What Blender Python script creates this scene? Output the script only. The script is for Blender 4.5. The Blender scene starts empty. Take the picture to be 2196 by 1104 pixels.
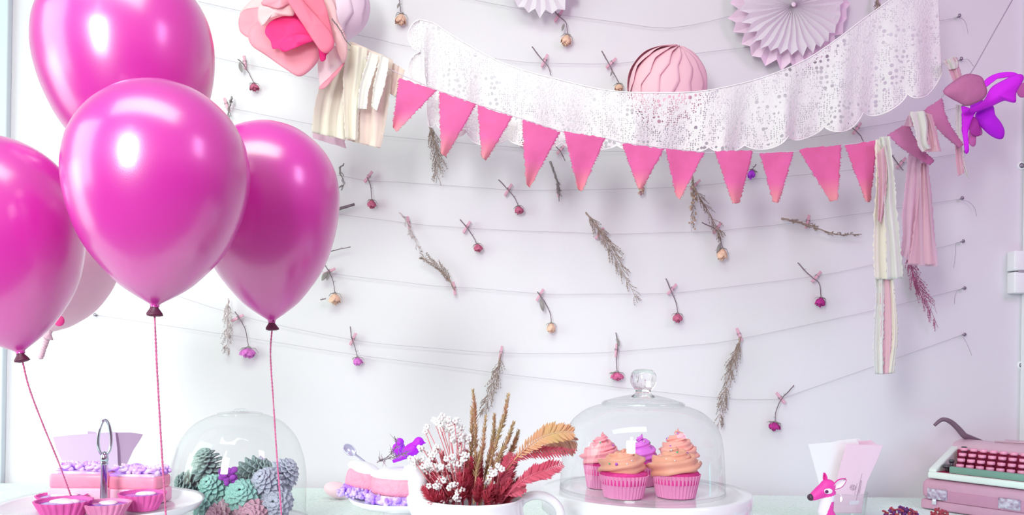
import bpy, bmesh, math, random
from mathutils import Vector, Matrix, noise
PI = math.pi
random.seed(7)
sc = bpy.context.scene
col = sc.collection

# ------------------------------------------------------------------ camera
W_PX, H_PX, F_PX = 2196.0, 1104.0, 1800.0
HOR = 754.0
ROLL = math.radians(0.92)
CAM_Z = 1.064
cam_d = bpy.data.cameras.new('camera')
cam_d.sensor_width = 36.0
cam_d.lens = F_PX / W_PX * 36.0
cam_d.shift_y = (HOR - H_PX / 2) / W_PX
cam_d.clip_start = 0.02
cam = bpy.data.objects.new('camera', cam_d); col.objects.link(cam)
RGT = Vector((math.cos(ROLL), 0, math.sin(ROLL)))
UPV = Vector((-math.sin(ROLL), 0, math.cos(ROLL)))
FWD = Vector((0, 1, 0))
cam.matrix_world = Matrix(((RGT.x, UPV.x, -FWD.x, 0), (RGT.y, UPV.y, -FWD.y, 0), (RGT.z, UPV.z, -FWD.z, CAM_Z), (0, 0, 0, 1)))
sc.camera = cam

# ------------------------------------------------------------------ world and lights
def lin(c):
    return tuple(((v / 255) / 12.92 if v / 255 <= 0.04045 else ((v / 255 + 0.055) / 1.055) ** 2.4) for v in c)
wd = bpy.data.worlds.new('world'); sc.world = wd; wd.use_nodes = True
wn = wd.node_tree.nodes; wl = wd.node_tree.links; wn.clear()
wo = wn.new('ShaderNodeOutputWorld'); wb = wn.new('ShaderNodeBackground')
tc = wn.new('ShaderNodeTexCoord'); sp = wn.new('ShaderNodeSeparateXYZ'); rp = wn.new('ShaderNodeValToRGB')
mr = wn.new('ShaderNodeMapRange'); mr.inputs[1].default_value = -1; mr.inputs[2].default_value = 1
wl.new(tc.outputs['Generated'], sp.inputs[0]); wl.new(sp.outputs['Z'], mr.inputs[0]); wl.new(mr.outputs[0], rp.inputs[0])
wl.new(rp.outputs[0], wb.inputs[0]); wl.new(wb.outputs[0], wo.inputs[0])
e = rp.color_ramp.elements
e[0].position = 0.0; e[0].color = (0.30, 0.20, 0.26, 1)
e[1].position = 1.0; e[1].color = (0.55, 0.75, 0.72, 1)
for p_, c_ in ((0.47, (0.34, 0.20, 0.28, 1)), (0.54, (0.95, 0.52, 0.72, 1)), (0.69, (1.05, 0.72, 0.88, 1)), (0.76, (0.62, 0.62, 0.66, 1))):
    a = rp.color_ramp.elements.new(p_); a.color = c_
wb.inputs[1].default_value = 0.575

def area(name, loc, target, sx, sy, power, color, spread=180):
    d = bpy.data.lights.new(name, 'AREA'); d.shape = 'RECTANGLE'; d.size = sx; d.size_y = sy
    d.energy = power; d.color = color; d.spread = math.radians(spread)
    o = bpy.data.objects.new(name, d); col.objects.link(o); o.location = loc
    o.rotation_euler = (Vector(target) - Vector(loc)).to_track_quat('-Z', 'Y').to_euler()
    return o
area('window_daylight', (-2.3, 0.5, 1.75), (-0.7, 1.9, 1.1), 1.3, 1.6, 18, (0.83, 1.20, 1.0))
area('side_wall_fill', (-2.0, 0.9, 1.0), (-0.5, 1.93, 0.9), 0.8, 0.9, 4.0, (0.92, 1.05, 0.92), 120)  # added fill grazing the left of the wall to whiten it
area('top_left_fill', (-0.45, 0.55, 2.35), (-0.4, 1.93, 0.9), 1.3, 0.5, 5.4, (1.0, 1.3, 1.0), 120)  # added overhead fill for the left wall and the balloon tops
area('tall_streak_fill', (-0.9, -1.1, 2.3), (-0.3, 1.9, 1.1), 0.2, 1.1, 3.0, (1, 1, 1))  # added tall strip lamp, gives the balloons a streak highlight
area('front_left_fill', (-0.75, -0.8, 1.65), (-0.35, 1.3, 0.9), 0.5, 0.8, 10, (1.0, 1.1, 1.05), 95)  # added fill from behind the camera, brightens balloons and table objects
area('small_area_light', (-1.25, -1.3, 1.95), (0, 1.9, 1.1), 0.25, 0.25, 1.2, (1, 1, 1))  # small square area lamp, upper left behind the camera
area('mint_wall_fill', (0.95, 1.2, 0.84), (0.8, 1.93, 0.74), 0.5, 0.10, 0.50, (0.0, 1.0, 0.95))  # added lamp out of view, tints the lower right wall mint
area('pink_wall_fill', (1.6, 0.3, 2.2), (1.1, 1.93, 1.45), 0.6, 0.6, 8.0, (1.0, 0.62, 1.10))  # added lamp out of view, tints the upper right wall pink
sc.view_settings.view_transform = 'Standard'; sc.view_settings.look = 'None'
sc.view_settings.gamma = 1.0; sc.view_settings.use_curve_mapping = False
sc.view_settings.exposure = 0.0

# ------------------------------------------------------------------ helpers
YW = 1.93      # wall plane
TZ = 0.75      # table top (cloth surface)
def P(px, py, Y):
    cx = (px - W_PX / 2) / F_PX; cy = (HOR - py) / F_PX
    v = RGT * cx + UPV * cy + FWD
    return Vector((0, 0, CAM_Z)) + v * Y
def onz(px, py, z):
    cx = (px - W_PX / 2) / F_PX; cy = (HOR - py) / F_PX
    v = RGT * cx + UPV * cy + FWD
    return Vector((0, 0, CAM_Z)) + v * ((z - CAM_Z) / v.z)
def S(px, Y):            # pixels to metres at depth Y
    return px * Y / F_PX
def Wp(px, py, off=0.02): return P(px, py, YW - off)

def smooth_path(pts, n=6):
    pts = [Vector(p) for p in pts]
    if len(pts) < 3: 
        return [pts[0].lerp(pts[-1], i / n) for i in range(n + 1)]
    out = []
    ext = [pts[0] * 2 - pts[1]] + pts + [pts[-1] * 2 - pts[-2]]
    for i in range(1, len(ext) - 2):
        p0, p1, p2, p3 = ext[i - 1:i + 3]
        for k in range(n):
            t = k / n
            out.append(0.5 * ((2 * p1) + (p2 - p0) * t + (2 * p0 - 5 * p1 + 4 * p2 - p3) * t * t + (3 * p1 - p0 - 3 * p2 + p3) * t ** 3))
    out.append(pts[-1])
    return out
def closed_path(pts, n=4):
    pts = [Vector(p) for p in pts]; L = len(pts); out = []
    for i in range(L):
        p0, p1, p2, p3 = pts[i - 1], pts[i], pts[(i + 1) % L], pts[(i + 2) % L]
        for k in range(n):
            t = k / n
            out.append(0.5 * ((2 * p1) + (p2 - p0) * t + (2 * p0 - 5 * p1 + 4 * p2 - p3) * t * t + (3 * p1 - p0 - 3 * p2 + p3) * t ** 3))
    return out

class MB:
    def __init__(s): s.v = []; s.f = []; s.m = []
    def add(s, vs, fs, mi=0):
        b = len(s.v); s.v += [Vector(q) for q in vs]
        for f in fs: s.f.append([b + i for i in f]); s.m.append(mi)
    def box(s, c, size, rot=None, mi=0, taper=1.0, bev=0.0):
        c = Vector(c); x, y, z = [q / 2 for q in size]
        if bev <= 0:
            vs = [Vector((sx * x * (taper if sz > 0 else 1), sy * y * (taper if sz > 0 else 1), sz * z)) for sz in (-1, 1) for sy in (-1, 1) for sx in (-1, 1)]
            if rot: vs = [rot @ q for q in vs]
            s.add([c + q for q in vs], [(0, 2, 3, 1), (4, 5, 7, 6), (0, 1, 5, 4), (2, 6, 7, 3), (0, 4, 6, 2), (1, 3, 7, 5)], mi)
            return
        bm = bmesh.new(); bmesh.ops.create_cube(bm, size=1)
        for q in bm.verts: q.co = Vector((q.co.x * 2 * x, q.co.y * 2 * y, q.co.z * 2 * z))
        for q in bm.verts:
            if q.co.z > 0: q.co.x *= taper; q.co.y *= taper
        bmesh.ops.bevel(bm, geom=bm.edges[:], offset=bev, segments=3, profile=0.5, affect='EDGES')
        bm.verts.index_update()
        s.add([c + (rot @ q.co if rot else q.co) for q in bm.verts], [[q.index for q in f.verts] for f in bm.faces], mi)
        bm.free()
    def tube(s, pts, r, n=6, mi=0, cap=True, star=0, squash=None):
        pts = [Vector(p) for p in pts]
        if len(pts) < 2: return
        rr = r if isinstance(r, (list, tuple)) else [r] * len(pts)
        if len(rr) == 2 and len(pts) > 2: rr = [rr[0] + (rr[1] - rr[0]) * i / (len(pts) - 1) for i in range(len(pts))]
        b = len(s.v); up = None
        for i, p in enumerate(pts):
            d = (pts[min(i + 1, len(pts) - 1)] - pts[max(i - 1, 0)])
            if d.length < 1e-9: d = Vector((0, 0, 1))
            d.normalize()
            if up is None: up = d.orthogonal().normalized()
            up = (up - d * up.dot(d))
            if up.length < 1e-6: up = d.orthogonal()
            up.normalize(); sd = d.cross(up)
            for k in range(n):
                a = 2 * PI * k / n
                q = rr[i] * (1 + (0.28 * (1 if k % 2 else -1) if star else 0))
                s.v.append(p + (up * math.cos(a) + sd * math.sin(a)) * q)
        for i in range(len(pts) - 1):
            for k in range(n):
                s.f.append([b + i * n + k, b + i * n + (k + 1) % n, b + (i + 1) * n + (k + 1) % n, b + (i + 1) * n + k]); s.m.append(mi)
        if cap:
            s.f.append([b + k for k in range(n)][::-1]); s.m.append(mi)
            e = b + (len(pts) - 1) * n
            s.f.append([e + k for k in range(n)]); s.m.append(mi)
    def lathe(s, c, prof, n=32, mi=0, mod=None, M=None, cap=False):
        c = Vector(c); b = len(s.v)
        for i, (r, z) in enumerate(prof):
            for k in range(n):
                a = 2 * PI * k / n
                q = r * (mod(i, k, a) if mod else 1)
                p = Vector((q * math.cos(a), q * math.sin(a), z))
                s.v.append(c + (M @ p if M else p))
        for i in range(len(prof) - 1):
            for k in range(n):
                s.f.append([b + i * n + k, b + i * n + (k + 1) % n, b + (i + 1) * n + (k + 1) % n, b + (i + 1) * n + k]); s.m.append(mi)
        if cap:
            s.f.append([b + k for k in range(n)][::-1]); s.m.append(mi)
            e = b + (len(prof) - 1) * n; s.f.append([e + k for k in range(n)]); s.m.append(mi)
    def ball(s, c, r, n=12, mi=0, M=None):
        r = Vector(r) if isinstance(r, (list, tuple, Vector)) else Vector((r, r, r))
        c = Vector(c); m = max(4, n // 2 + 1); vs = []; fs = []
        for i in range(1, m):
            t = PI * i / m
            for k in range(n):
                a = 2 * PI * k / n
                p = Vector((r.x * math.sin(t) * math.cos(a), r.y * math.sin(t) * math.sin(a), r.z * math.cos(t)))
                vs.append(c + (M @ p if M else p))
        top = Vector((0, 0, r.z)); bot = -top
        vs.append(c + (M @ top if M else top)); vs.append(c + (M @ bot if M else bot))
        for i in range(m - 2):
            for k in range(n):
                fs.append((i * n + k, (i + 1) * n + k, (i + 1) * n + (k + 1) % n, i * n + (k + 1) % n))
        T = len(vs) - 2
        for k in range(n):
            fs.append((T, k, (k + 1) % n)); fs.append((T + 1, (m - 2) * n + (k + 1) % n, (m - 2) * n + k))
        s.add(vs, fs, mi)
    def grid(s, fn, nu, nv, mi=0):
        b = len(s.v)
        for j in range(nv + 1):
            for i in range(nu + 1): s.v.append(Vector(fn(i / nu, j / nv)))
        for j in range(nv):
            for i in range(nu):
                q = b + j * (nu + 1) + i
                s.f.append([q, q + 1, q + nu + 2, q + nu + 1]); s.m.append(mi)
    def mesh(s, name, base):
        me = bpy.data.meshes.new(name)
        me.from_pydata([q - base for q in s.v], [], s.f); me.validate(); 
        return me

BASE = {}
def setp(o, label=None, cat=None, group=None, kind=None):
    if label: o['label'] = label
    if cat: o['category'] = cat
    if group: o['group'] = group
    if kind: o['kind'] = kind
    return o
def thing(name, label, cat, loc, group=None):
    o = bpy.data.objects.new(name, None); o.empty_display_size = 0.02; col.objects.link(o)
    o.location = loc; BASE[o.name] = Vector(loc); setp(o, label, cat, group); return o
def part(name, mb, mats, parent=None, base=None, smooth=True, solid=0, subsurf=0, label=None, kind=None):
    if parent is not None: b = BASE[parent.name]
    else: b = Vector(base) if base is not None else sum(mb.v, Vector()) / max(1, len(mb.v))
    me = mb.mesh(name, b)
    if not isinstance(mats, (list, tuple)): mats = [mats]
    for m in mats: me.materials.append(m)
    if len(me.polygons) == len(mb.m): me.polygons.foreach_set('material_index', mb.m)
    me.polygons.foreach_set('use_smooth', [smooth] * len(me.polygons)); me.update()
    o = bpy.data.objects.new(name, me); col.objects.link(o)
    if parent is not None: o.parent = parent
    else: o.location = b
    BASE[o.name] = b
    if solid:
        md = o.modifiers.new('thickness', 'SOLIDIFY'); md.thickness = solid; md.offset = 0
    if subsurf:
        md = o.modifiers.new('smooth', 'SUBSURF'); md.levels = subsurf; md.render_levels = subsurf
    if label: o['label'] = label
    if kind: o['kind'] = kind
    return o
def solo(name, mb, mats, label, cat, group=None, kind=None, base=None, **k):
    o = part(name, mb, mats, None, base, **k); setp(o, label, cat, group, kind); return o
def kids(o): return [c for c in bpy.data.objects if c.parent is o]
def copy_tree(o, M=None, label=None, group=None):
    def rec(q, par):
        c = q.copy(); col.objects.link(c)
        if par is not None:
            c.parent = par; c.matrix_parent_inverse = q.matrix_parent_inverse
        for ch in list(kids(q)): rec(ch, c)
        return c
    r = rec(o, None)
    if M is not None: r.matrix_world = M
    if label: r['label'] = label
    if group: r['group'] = group
    return r
def remesh(mb, voxel, smooth=6, matfn=None, mats=(), name='body', parent=None):
    b = BASE[parent.name] if parent is not None else Vector()
    me = mb.mesh('tmp', b); o = bpy.data.objects.new('tmp', me); col.objects.link(o)
    md = o.modifiers.new('r', 'REMESH'); md.mode = 'VOXEL'; md.voxel_size = voxel
    ms = o.modifiers.new('s', 'SMOOTH'); ms.iterations = smooth; ms.factor = 0.5
    dg = bpy.context.evaluated_depsgraph_get(); dg.update()
    nm = bpy.data.meshes.new_from_object(o.evaluated_get(dg)); bpy.data.objects.remove(o)
    nm.name = name; nm.materials.clear()
    for m in mats: nm.materials.append(m)
    for p in nm.polygons:
        p.use_smooth = True
        if matfn: p.material_index = matfn(p.center + b, p.normal)
    r = bpy.data.objects.new(name, nm); col.objects.link(r)
    if parent is not None: r.parent = parent
    BASE[r.name] = b
    return r

# ------------------------------------------------------------------ materials
MT = {}
def mat(name, c, rough=0.6, metal=0.0, spec=0.5, bump=None, bscale=200, bstr=0.3, vary=0.0, vscale=30, c2=None, sub=0, coat=0, sheen=0, trans=0, alpha=None, tl=0):
    if name in MT: return MT[name]
    m = bpy.data.materials.new(name); m.use_nodes = True; MT[name] = m
    N = m.node_tree.nodes; L = m.node_tree.links; b = N['Principled BSDF']; out = N['Material Output']
    C = lin(c) + (1,)
    b.inputs['Base Color'].default_value = C; b.inputs['Roughness'].default_value = rough
    b.inputs['Metallic'].default_value = metal; b.inputs['Specular IOR Level'].default_value = spec
    if coat: b.inputs['Coat Weight'].default_value = coat; b.inputs['Coat Roughness'].default_value = 0.08
    if sheen: b.inputs['Sheen Weight'].default_value = sheen
    if trans: b.inputs['Transmission Weight'].default_value = trans
    if sub:
        b.inputs['Subsurface Weight'].default_value = sub; b.inputs['Subsurface Radius'].default_value = (0.01, 0.006, 0.006)
        b.inputs['Subsurface Scale'].default_value = 1.0
    tco = N.new('ShaderNodeTexCoord')
    if vary or c2:
        nz = N.new('ShaderNodeTexNoise'); nz.inputs['Scale'].default_value = vscale; nz.inputs['Detail'].default_value = 4
        rp = N.new('ShaderNodeValToRGB'); L.new(tco.outputs['Object'], nz.inputs['Vector']); L.new(nz.outputs['Fac'], rp.inputs[0])
        cc = lin(c2) + (1,) if c2 else tuple(v * (1 - vary) for v in C[:3]) + (1,)
        rp.color_ramp.elements[0].position = 0.35; rp.color_ramp.elements[0].color = cc
        rp.color_ramp.elements[1].position = 0.65; rp.color_ramp.elements[1].color = C
        L.new(rp.outputs[0], b.inputs['Base Color'])
    if bump:
        if bump == 'noise':
            t = N.new('ShaderNodeTexNoise'); t.inputs['Scale'].default_value = bscale; t.inputs['Detail'].default_value = 5; o = t.outputs['Fac']; L.new(tco.outputs['Object'], t.inputs['Vector'])
        elif bump == 'weave':
            w1 = N.new('ShaderNodeTexWave'); w1.bands_direction = 'X'; w1.inputs['Scale'].default_value = bscale; w1.inputs['Distortion'].default_value = 1.5
            w2 = N.new('ShaderNodeTexWave'); w2.bands_direction = 'Z'; w2.inputs['Scale'].default_value = bscale; w2.inputs['Distortion'].default_value = 1.5
            L.new(tco.outputs['Object'], w1.inputs['Vector']); L.new(tco.outputs['Object'], w2.inputs['Vector'])
            mx = N.new('ShaderNodeMath'); mx.operation = 'MULTIPLY'; L.new(w1.outputs['Fac'], mx.inputs[0]); L.new(w2.outputs['Fac'], mx.inputs[1]); o = mx.outputs[0]
        elif bump == 'voronoi':
            t = N.new('ShaderNodeTexVoronoi'); t.inputs['Scale'].default_value = bscale; o = t.outputs['Distance']; L.new(tco.outputs['Object'], t.inputs['Vector'])
        bp = N.new('ShaderNodeBump'); bp.inputs['Strength'].default_value = bstr; bp.inputs['Distance'].default_value = 0.002
        L.new(o, bp.inputs['Height']); L.new(bp.outputs[0], b.inputs['Normal'])
    sh = b.outputs[0]
    if tl:
        t = N.new('ShaderNodeBsdfTranslucent'); t.inputs[0].default_value = C
        mx = N.new('ShaderNodeMixShader'); mx.inputs[0].default_value = tl; L.new(sh, mx.inputs[1]); L.new(t.outputs[0], mx.inputs[2]); sh = mx.outputs[0]
    if alpha is not None:
        t = N.new('ShaderNodeBsdfTransparent'); mx = N.new('ShaderNodeMixShader'); mx.inputs[0].default_value = alpha
        L.new(t.outputs[0], mx.inputs[1]); L.new(sh, mx.inputs[2]); sh = mx.outputs[0]
    L.new(sh, out.inputs[0])
    return m
def thin_glass(name, tint=(0.97, 0.985, 0.98), k=1.0):
    m = bpy.data.materials.new(name); m.use_nodes = True; N = m.node_tree.nodes; L = m.node_tree.links; N.clear()
    out = N.new('ShaderNodeOutputMaterial'); t = N.new('ShaderNodeBsdfTransparent'); t.inputs[0].default_value = tuple(tint) + (1,)
    g = N.new('ShaderNodeBsdfGlossy'); g.inputs['Roughness'].default_value = 0.04
    fr = N.new('ShaderNodeLayerWeight'); fr.inputs[0].default_value = 0.5
    pw = N.new('ShaderNodeMath'); pw.operation = 'POWER'; pw.inputs[1].default_value = 4.0; L.new(fr.outputs['Facing'], pw.inputs[0])
    mm = N.new('ShaderNodeMath'); mm.operation = 'MULTIPLY_ADD'; mm.inputs[1].default_value = 0.5 * k; mm.inputs[2].default_value = 0.05; mm.use_clamp = True
    mx = N.new('ShaderNodeMixShader'); L.new(pw.outputs[0], mm.inputs[0]); L.new(mm.outputs[0], mx.inputs[0])
    L.new(t.outputs[0], mx.inputs[1]); L.new(g.outputs[0], mx.inputs[2]); L.new(mx.outputs[0], out.inputs[0]); return m
def lace(name, c, cell=160, hole=0.32, dens=0.6):
    m = bpy.data.materials.new(name); m.use_nodes = True; N = m.node_tree.nodes; L = m.node_tree.links
    b = N['Principled BSDF']; out = N['Material Output']; b.inputs['Base Color'].default_value = lin(c) + (1,); b.inputs['Roughness'].default_value = 0.85
    uv = N.new('ShaderNodeTexCoord')
    def vor(scale, th):
        v = N.new('ShaderNodeTexVoronoi'); v.feature = 'F1'; v.inputs['Scale'].default_value = scale; v.inputs['Randomness'].default_value = 0.5
        L.new(uv.outputs['Object'], v.inputs['Vector'])
        q = N.new('ShaderNodeMath'); q.operation = 'LESS_THAN'; q.inputs[1].default_value = th; L.new(v.outputs['Distance'], q.inputs[0]); return q.outputs[0]
    big = vor(cell * 0.62, hole * 0.92); small = vor(cell * 1.6, hole * 0.95)
    nz = N.new('ShaderNodeTexNoise'); nz.inputs['Scale'].default_value = 26; L.new(uv.outputs['Object'], nz.inputs['Vector'])
    g1 = N.new('ShaderNodeMath'); g1.operation = 'GREATER_THAN'; g1.inputs[1].default_value = dens; L.new(nz.outputs['Fac'], g1.inputs[0])
    g2 = N.new('ShaderNodeMath'); g2.operation = 'LESS_THAN'; g2.inputs[1].default_value = dens - 0.02; L.new(nz.outputs['Fac'], g2.inputs[0])
    m1 = N.new('ShaderNodeMath'); m1.operation = 'MULTIPLY'; L.new(big, m1.inputs[0]); L.new(g1.outputs[0], m1.inputs[1])
    m2 = N.new('ShaderNodeMath'); m2.operation = 'MULTIPLY'; L.new(small, m2.inputs[0]); L.new(g2.outputs[0], m2.inputs[1])
    mx = N.new('ShaderNodeMath'); mx.operation = 'MAXIMUM'; L.new(m1.outputs[0], mx.inputs[0]); L.new(m2.outputs[0], mx.inputs[1])
    inv = N.new('ShaderNodeMath'); inv.operation = 'SUBTRACT'; inv.inputs[0].default_value = 1.0; L.new(mx.outputs[0], inv.inputs[1])
    t = N.new('ShaderNodeBsdfTransparent'); ms = N.new('ShaderNodeMixShader')
    tl = N.new('ShaderNodeBsdfTranslucent'); tl.inputs[0].default_value = lin(c) + (1,); m3 = N.new('ShaderNodeMixShader'); m3.inputs[0].default_value = 0.35
    L.new(b.outputs[0], m3.inputs[1]); L.new(tl.outputs[0], m3.inputs[2])
    bp = N.new('ShaderNodeBump'); bp.inputs['Strength'].default_value = 0.6; bp.inputs['Distance'].default_value = 0.002; n2 = N.new('ShaderNodeTexVoronoi'); n2.inputs['Scale'].default_value = cell * 1.6
    L.new(uv.outputs['Object'], n2.inputs['Vector']); L.new(n2.outputs['Distance'], bp.inputs['Height']); L.new(bp.outputs[0], b.inputs['Normal'])
    L.new(inv.outputs[0], ms.inputs[0]); L.new(t.outputs[0], ms.inputs[1]); L.new(m3.outputs[0], ms.inputs[2]); L.new(ms.outputs[0], out.inputs[0]); return m

M_wall = mat('wall_paint', (222, 216, 224), 0.9, bump='noise', bscale=60, bstr=0.05)
M_trim = mat('grey_trim_paint', (205, 214, 222), 0.6)
M_white = mat('white_paint', (240, 240, 244), 0.5)
M_floor = mat('floor_boards', (200, 190, 190), 0.5, vary=0.2)
M_thread = mat('grey_thread', (176, 160, 178), 0.9)
M_pin = mat('pink_wood', (226, 170, 192), 0.7, vary=0.15, vscale=90)
M_metal = mat('dull_metal', (150, 140, 155), 0.35, metal=0.9)
M_stem = mat('dried_stem', (134, 114, 126), 0.85, vary=0.3, vscale=100)
M_leaf = mat('dried_leaf', (172, 162, 164), 0.85, vary=0.3, vscale=100, tl=0.2)
M_twig = mat('dried_twig_brown', (172, 148, 140), 0.9, vary=0.3, vscale=120)
M_twigp = mat('dried_twig_pale', (208, 190, 194), 0.9, vary=0.2, vscale=120)
M_twigr = mat('dried_twig_red', (196, 106, 148), 0.9, vary=0.3, vscale=120)
M_berry = mat('dried_berry', (202, 170, 152), 0.9, vary=0.3, vscale=120)
ROSE = {
 'burgundy': mat('rose_burgundy', (206, 104, 140), 0.8, vary=0.35, vscale=160),
 'magenta': mat('rose_magenta', (196, 44, 150), 0.8, vary=0.4, vscale=160),
 'peach': mat('rose_peach', (240, 194, 174), 0.8, vary=0.2, vscale=160),
 'violet': mat('rose_violet', (196, 60, 240), 0.8, vary=0.3, vscale=160),
 'orchid': mat('rose_orchid', (226, 120, 214), 0.8, vary=0.3, vscale=160),
 'pink': mat('rose_pink', (222, 104, 156), 0.8, vary=0.35, vscale=160)}

# ------------------------------------------------------------------ the setting
def boxfrom(x0, x1, y0, y1, z0, z1, bev=0):
    m = MB(); m.box(((x0 + x1) / 2, (y0 + y1) / 2, (z0 + z1) / 2), (x1 - x0, y1 - y0, z1 - z0), bev=bev); return m
o = part('wall_back', boxfrom(-2.6, 2.6, YW, YW + 0.1, 0, 2.6), M_wall, smooth=False); setp(o, kind='structure')
o = part('floor', boxfrom(-2.6, 2.6, -1.6, YW, -0.05, 0), M_floor, smooth=False); setp(o, kind='structure')
xl = P(20, 500, YW).x
o = part('trim_1', boxfrom(xl - 0.10, xl, YW - 0.018, YW, 0.0, 2.6, 0.003), M_trim, smooth=False); setp(o, kind='structure')
xr = P(2192, 500, YW).x
o = part('trim_2', boxfrom(xr, xr + 0.12, YW - 0.02, YW, 0.0, 2.6, 0.003), M_white, smooth=False); setp(o, kind='structure')
# ------------------------------------------------------------------ table and cloth
M_tablew = mat('pale_table_paint', (246, 253, 252), 0.6)
t = thing('table', 'white table under the lace cloth against the wall', 'table', (0, 1.35, 0))
part('tabletop', boxfrom(-1.5, 1.5, 0.75, 1.90, TZ - 0.035, TZ - 0.0025, 0.004), M_tablew, t, smooth=False)
for sx in (-1, 1):
    for sy in (0.80, 1.85):
        m = MB(); m.box((sx * 1.42, sy, (TZ - 0.035) / 2), (0.06, 0.06, TZ - 0.035)); part('leg', m, M_tablew, t, smooth=False)
M_lacecloth = lace('lace_cloth', (250, 255, 254), cell=95, hole=0.36, dens=0.5)
m = MB()
def clf(u, v):
    x = -1.46 + 2.92 * u; y = 0.78 + 1.115 * v
    return (x, y, TZ - 0.0012 + 0.0006 * noise.noise(Vector((x * 25, y * 25, 0))))
m.grid(clf, 160, 60)
solo('lace_tablecloth', m, M_lacecloth, 'white lace tablecloth with small holes laid flat over the table', 'tablecloth')

# ------------------------------------------------------------------ balloons
def balloon_mat(name, c, rough, c_edge=None, alpha=None):
    m = mat(name, c, rough, spec=1.0, coat=1.0, sub=0.0, tl=0.12, bump='noise', bscale=900, bstr=0.06)
    return m
M_bal = balloon_mat('pearly_magenta_latex', (224, 38, 178), 0.34)
M_bal.node_tree.nodes['Principled BSDF'].inputs['Coat IOR'].default_value = 1.8
M_bal.node_tree.nodes['Principled BSDF'].inputs['Coat Roughness'].default_value = 0.22
M_balp = mat('pale_pink_latex', (240, 205, 222), 0.35, spec=0.7, tl=0.3)
M_knot = mat('dark_magenta_latex', (92, 22, 62), 0.5)
M_cord = mat('pink_twine', (226, 116, 168), 0.85, bump='noise', bscale=700, bstr=0.6, vary=0.3, vscale=400)
BPROF = [(0.0, -1.02), (0.14, -1.01), (0.3, -0.965), (0.46, -0.9), (0.62, -0.79), (0.76, -0.655), (0.88, -0.48), (0.965, -0.27), (1.0, -0.03), (0.995, 0.16), (0.965, 0.35), (0.91, 0.55), (0.82, 0.78), (0.70, 0.98), (0.55, 1.16), (0.38, 1.33), (0.22, 1.44), (0.11, 1.505), (0.055, 1.54), (0.05, 1.57)]
def balloon(label, c, R, knot_px, Y, string, m=M_bal, sy=1.0, strm=M_cord, rr=0.0008):
    C0 = P(c[0], c[1], Y); K = P(knot_px[0], knot_px[1], Y); r = S(R, Y)
    ax = (K - C0); L = ax.length; ax.normalize()
    M = Vector((0, 0, 1)).rotation_difference(ax).to_matrix()
    k = L / (1.56 * r)
    t = thing('balloon', label, 'balloon', K, 'balloons on twine at the left')
    prof = smooth_path([Vector((a, b, 0)) for a, b in BPROF], 3)
    mb = MB(); mb.lathe(C0, [(max(q.x, 0.0005) * r, q.y * r * (k if q.y > 0 else sy)) for q in prof], 64, M=M)
    part('latex_skin', mb, m, t)
    mb = MB()
    mb.lathe(C0 + ax * (L - 0.004), [(0.001, -0.004), (0.0065, -0.003), (0.0045, 0.003), (0.0042, 0.006), (0.008, 0.012), (0.0085, 0.0145), (0.005, 0.0155), (0.0035, 0.013), (0.001, 0.012)], 14, M=M, mod=lambda i, k2, a: 1 + 0.12 * math.sin(3 * a + i))
    part('knot', mb, M_knot if m is M_bal else M_balp, t)
    pts = [P(q[0], q[1], q[2]) for q in string]
    sp = smooth_path(pts, 14)
    mb = MB()
    for ph in (0, PI):
        tw = []
        acc = 0
        for i, q in enumerate(sp):
            if i: acc += (q - sp[i - 1]).length
            a = acc * 420 + ph
            tw.append(q + Vector((math.cos(a), math.sin(a), 0)) * rr * 0.75)
        # resample finer for the twist
        fine = []
        acc = 0
        for i in range(len(sp) - 1):
            seg = (sp[i + 1] - sp[i]).length; nn = max(1, int(seg / 0.0025))
            for k2 in range(nn):
                q = sp[i].lerp(sp[i + 1], k2 / nn); a = (acc + seg * k2 / nn) * 700 + ph
                fine.append(q + Vector((math.cos(a), math.sin(a), 0)) * rr * 0.7)
            acc += seg
        mb.tube(fine, rr, 5)
    part('string', mb, strm, t)
    return t
def tabY(Y): # py where table plane is at depth Y near image x
    return HOR + (CAM_Z - TZ) / Y * F_PX
balloon('front magenta balloon, in the middle of the bunch and overlapping two others', (340, 366), 188, (332, 656), 0.92, [(331, 664, 0.92), (336, 780, 0.92), (345, 940, 0.92), (356, 1110, 0.92), (368, 1352, 0.945)])
balloon('topmost magenta balloon, cut by the upper edge of the photo', (269, 100), 180, (300, 392), 1.16, [(300, 400, 1.16), (302, 480, 1.16), (300, 560, 1.165), (300, 630, 1.17)])
balloon('right-hand magenta balloon, nearest the fabric tassel', (574, 415), 151, (583, 690), 1.12, [(584, 698, 1.12), (580, 760, 1.118), (586, 860, 1.115), (594, 980, 1.11), (604, 1110, 1.11), (612, 1258, 1.11)])
balloon('leftmost magenta balloon, cut by the left edge of the photo', (-18, 472), 178, (44, 756), 1.02, [(46, 764, 1.02), (62, 830, 1.03), (92, 910, 1.05), (125, 990, 1.075), (154, 1068, 1.105)])
t = balloon('pale pink balloon showing between the two front magenta balloons', (158, 560), 92, (106, 712), 1.36, [(104, 716, 1.36), (98, 735, 1.36), (86, 770, 1.36)], m=M_balp, strm=M_balp, rr=0.003)
mb = MB(); C0 = P(127, 688, 1.315)
mb.ball(C0, (0.0085, 0.002, 0.0085), 14); part('spot', mb, mat('hot_pink_spot', (226, 48, 140), 0.5), t, label='hot pink spot on the pale skin')

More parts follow.
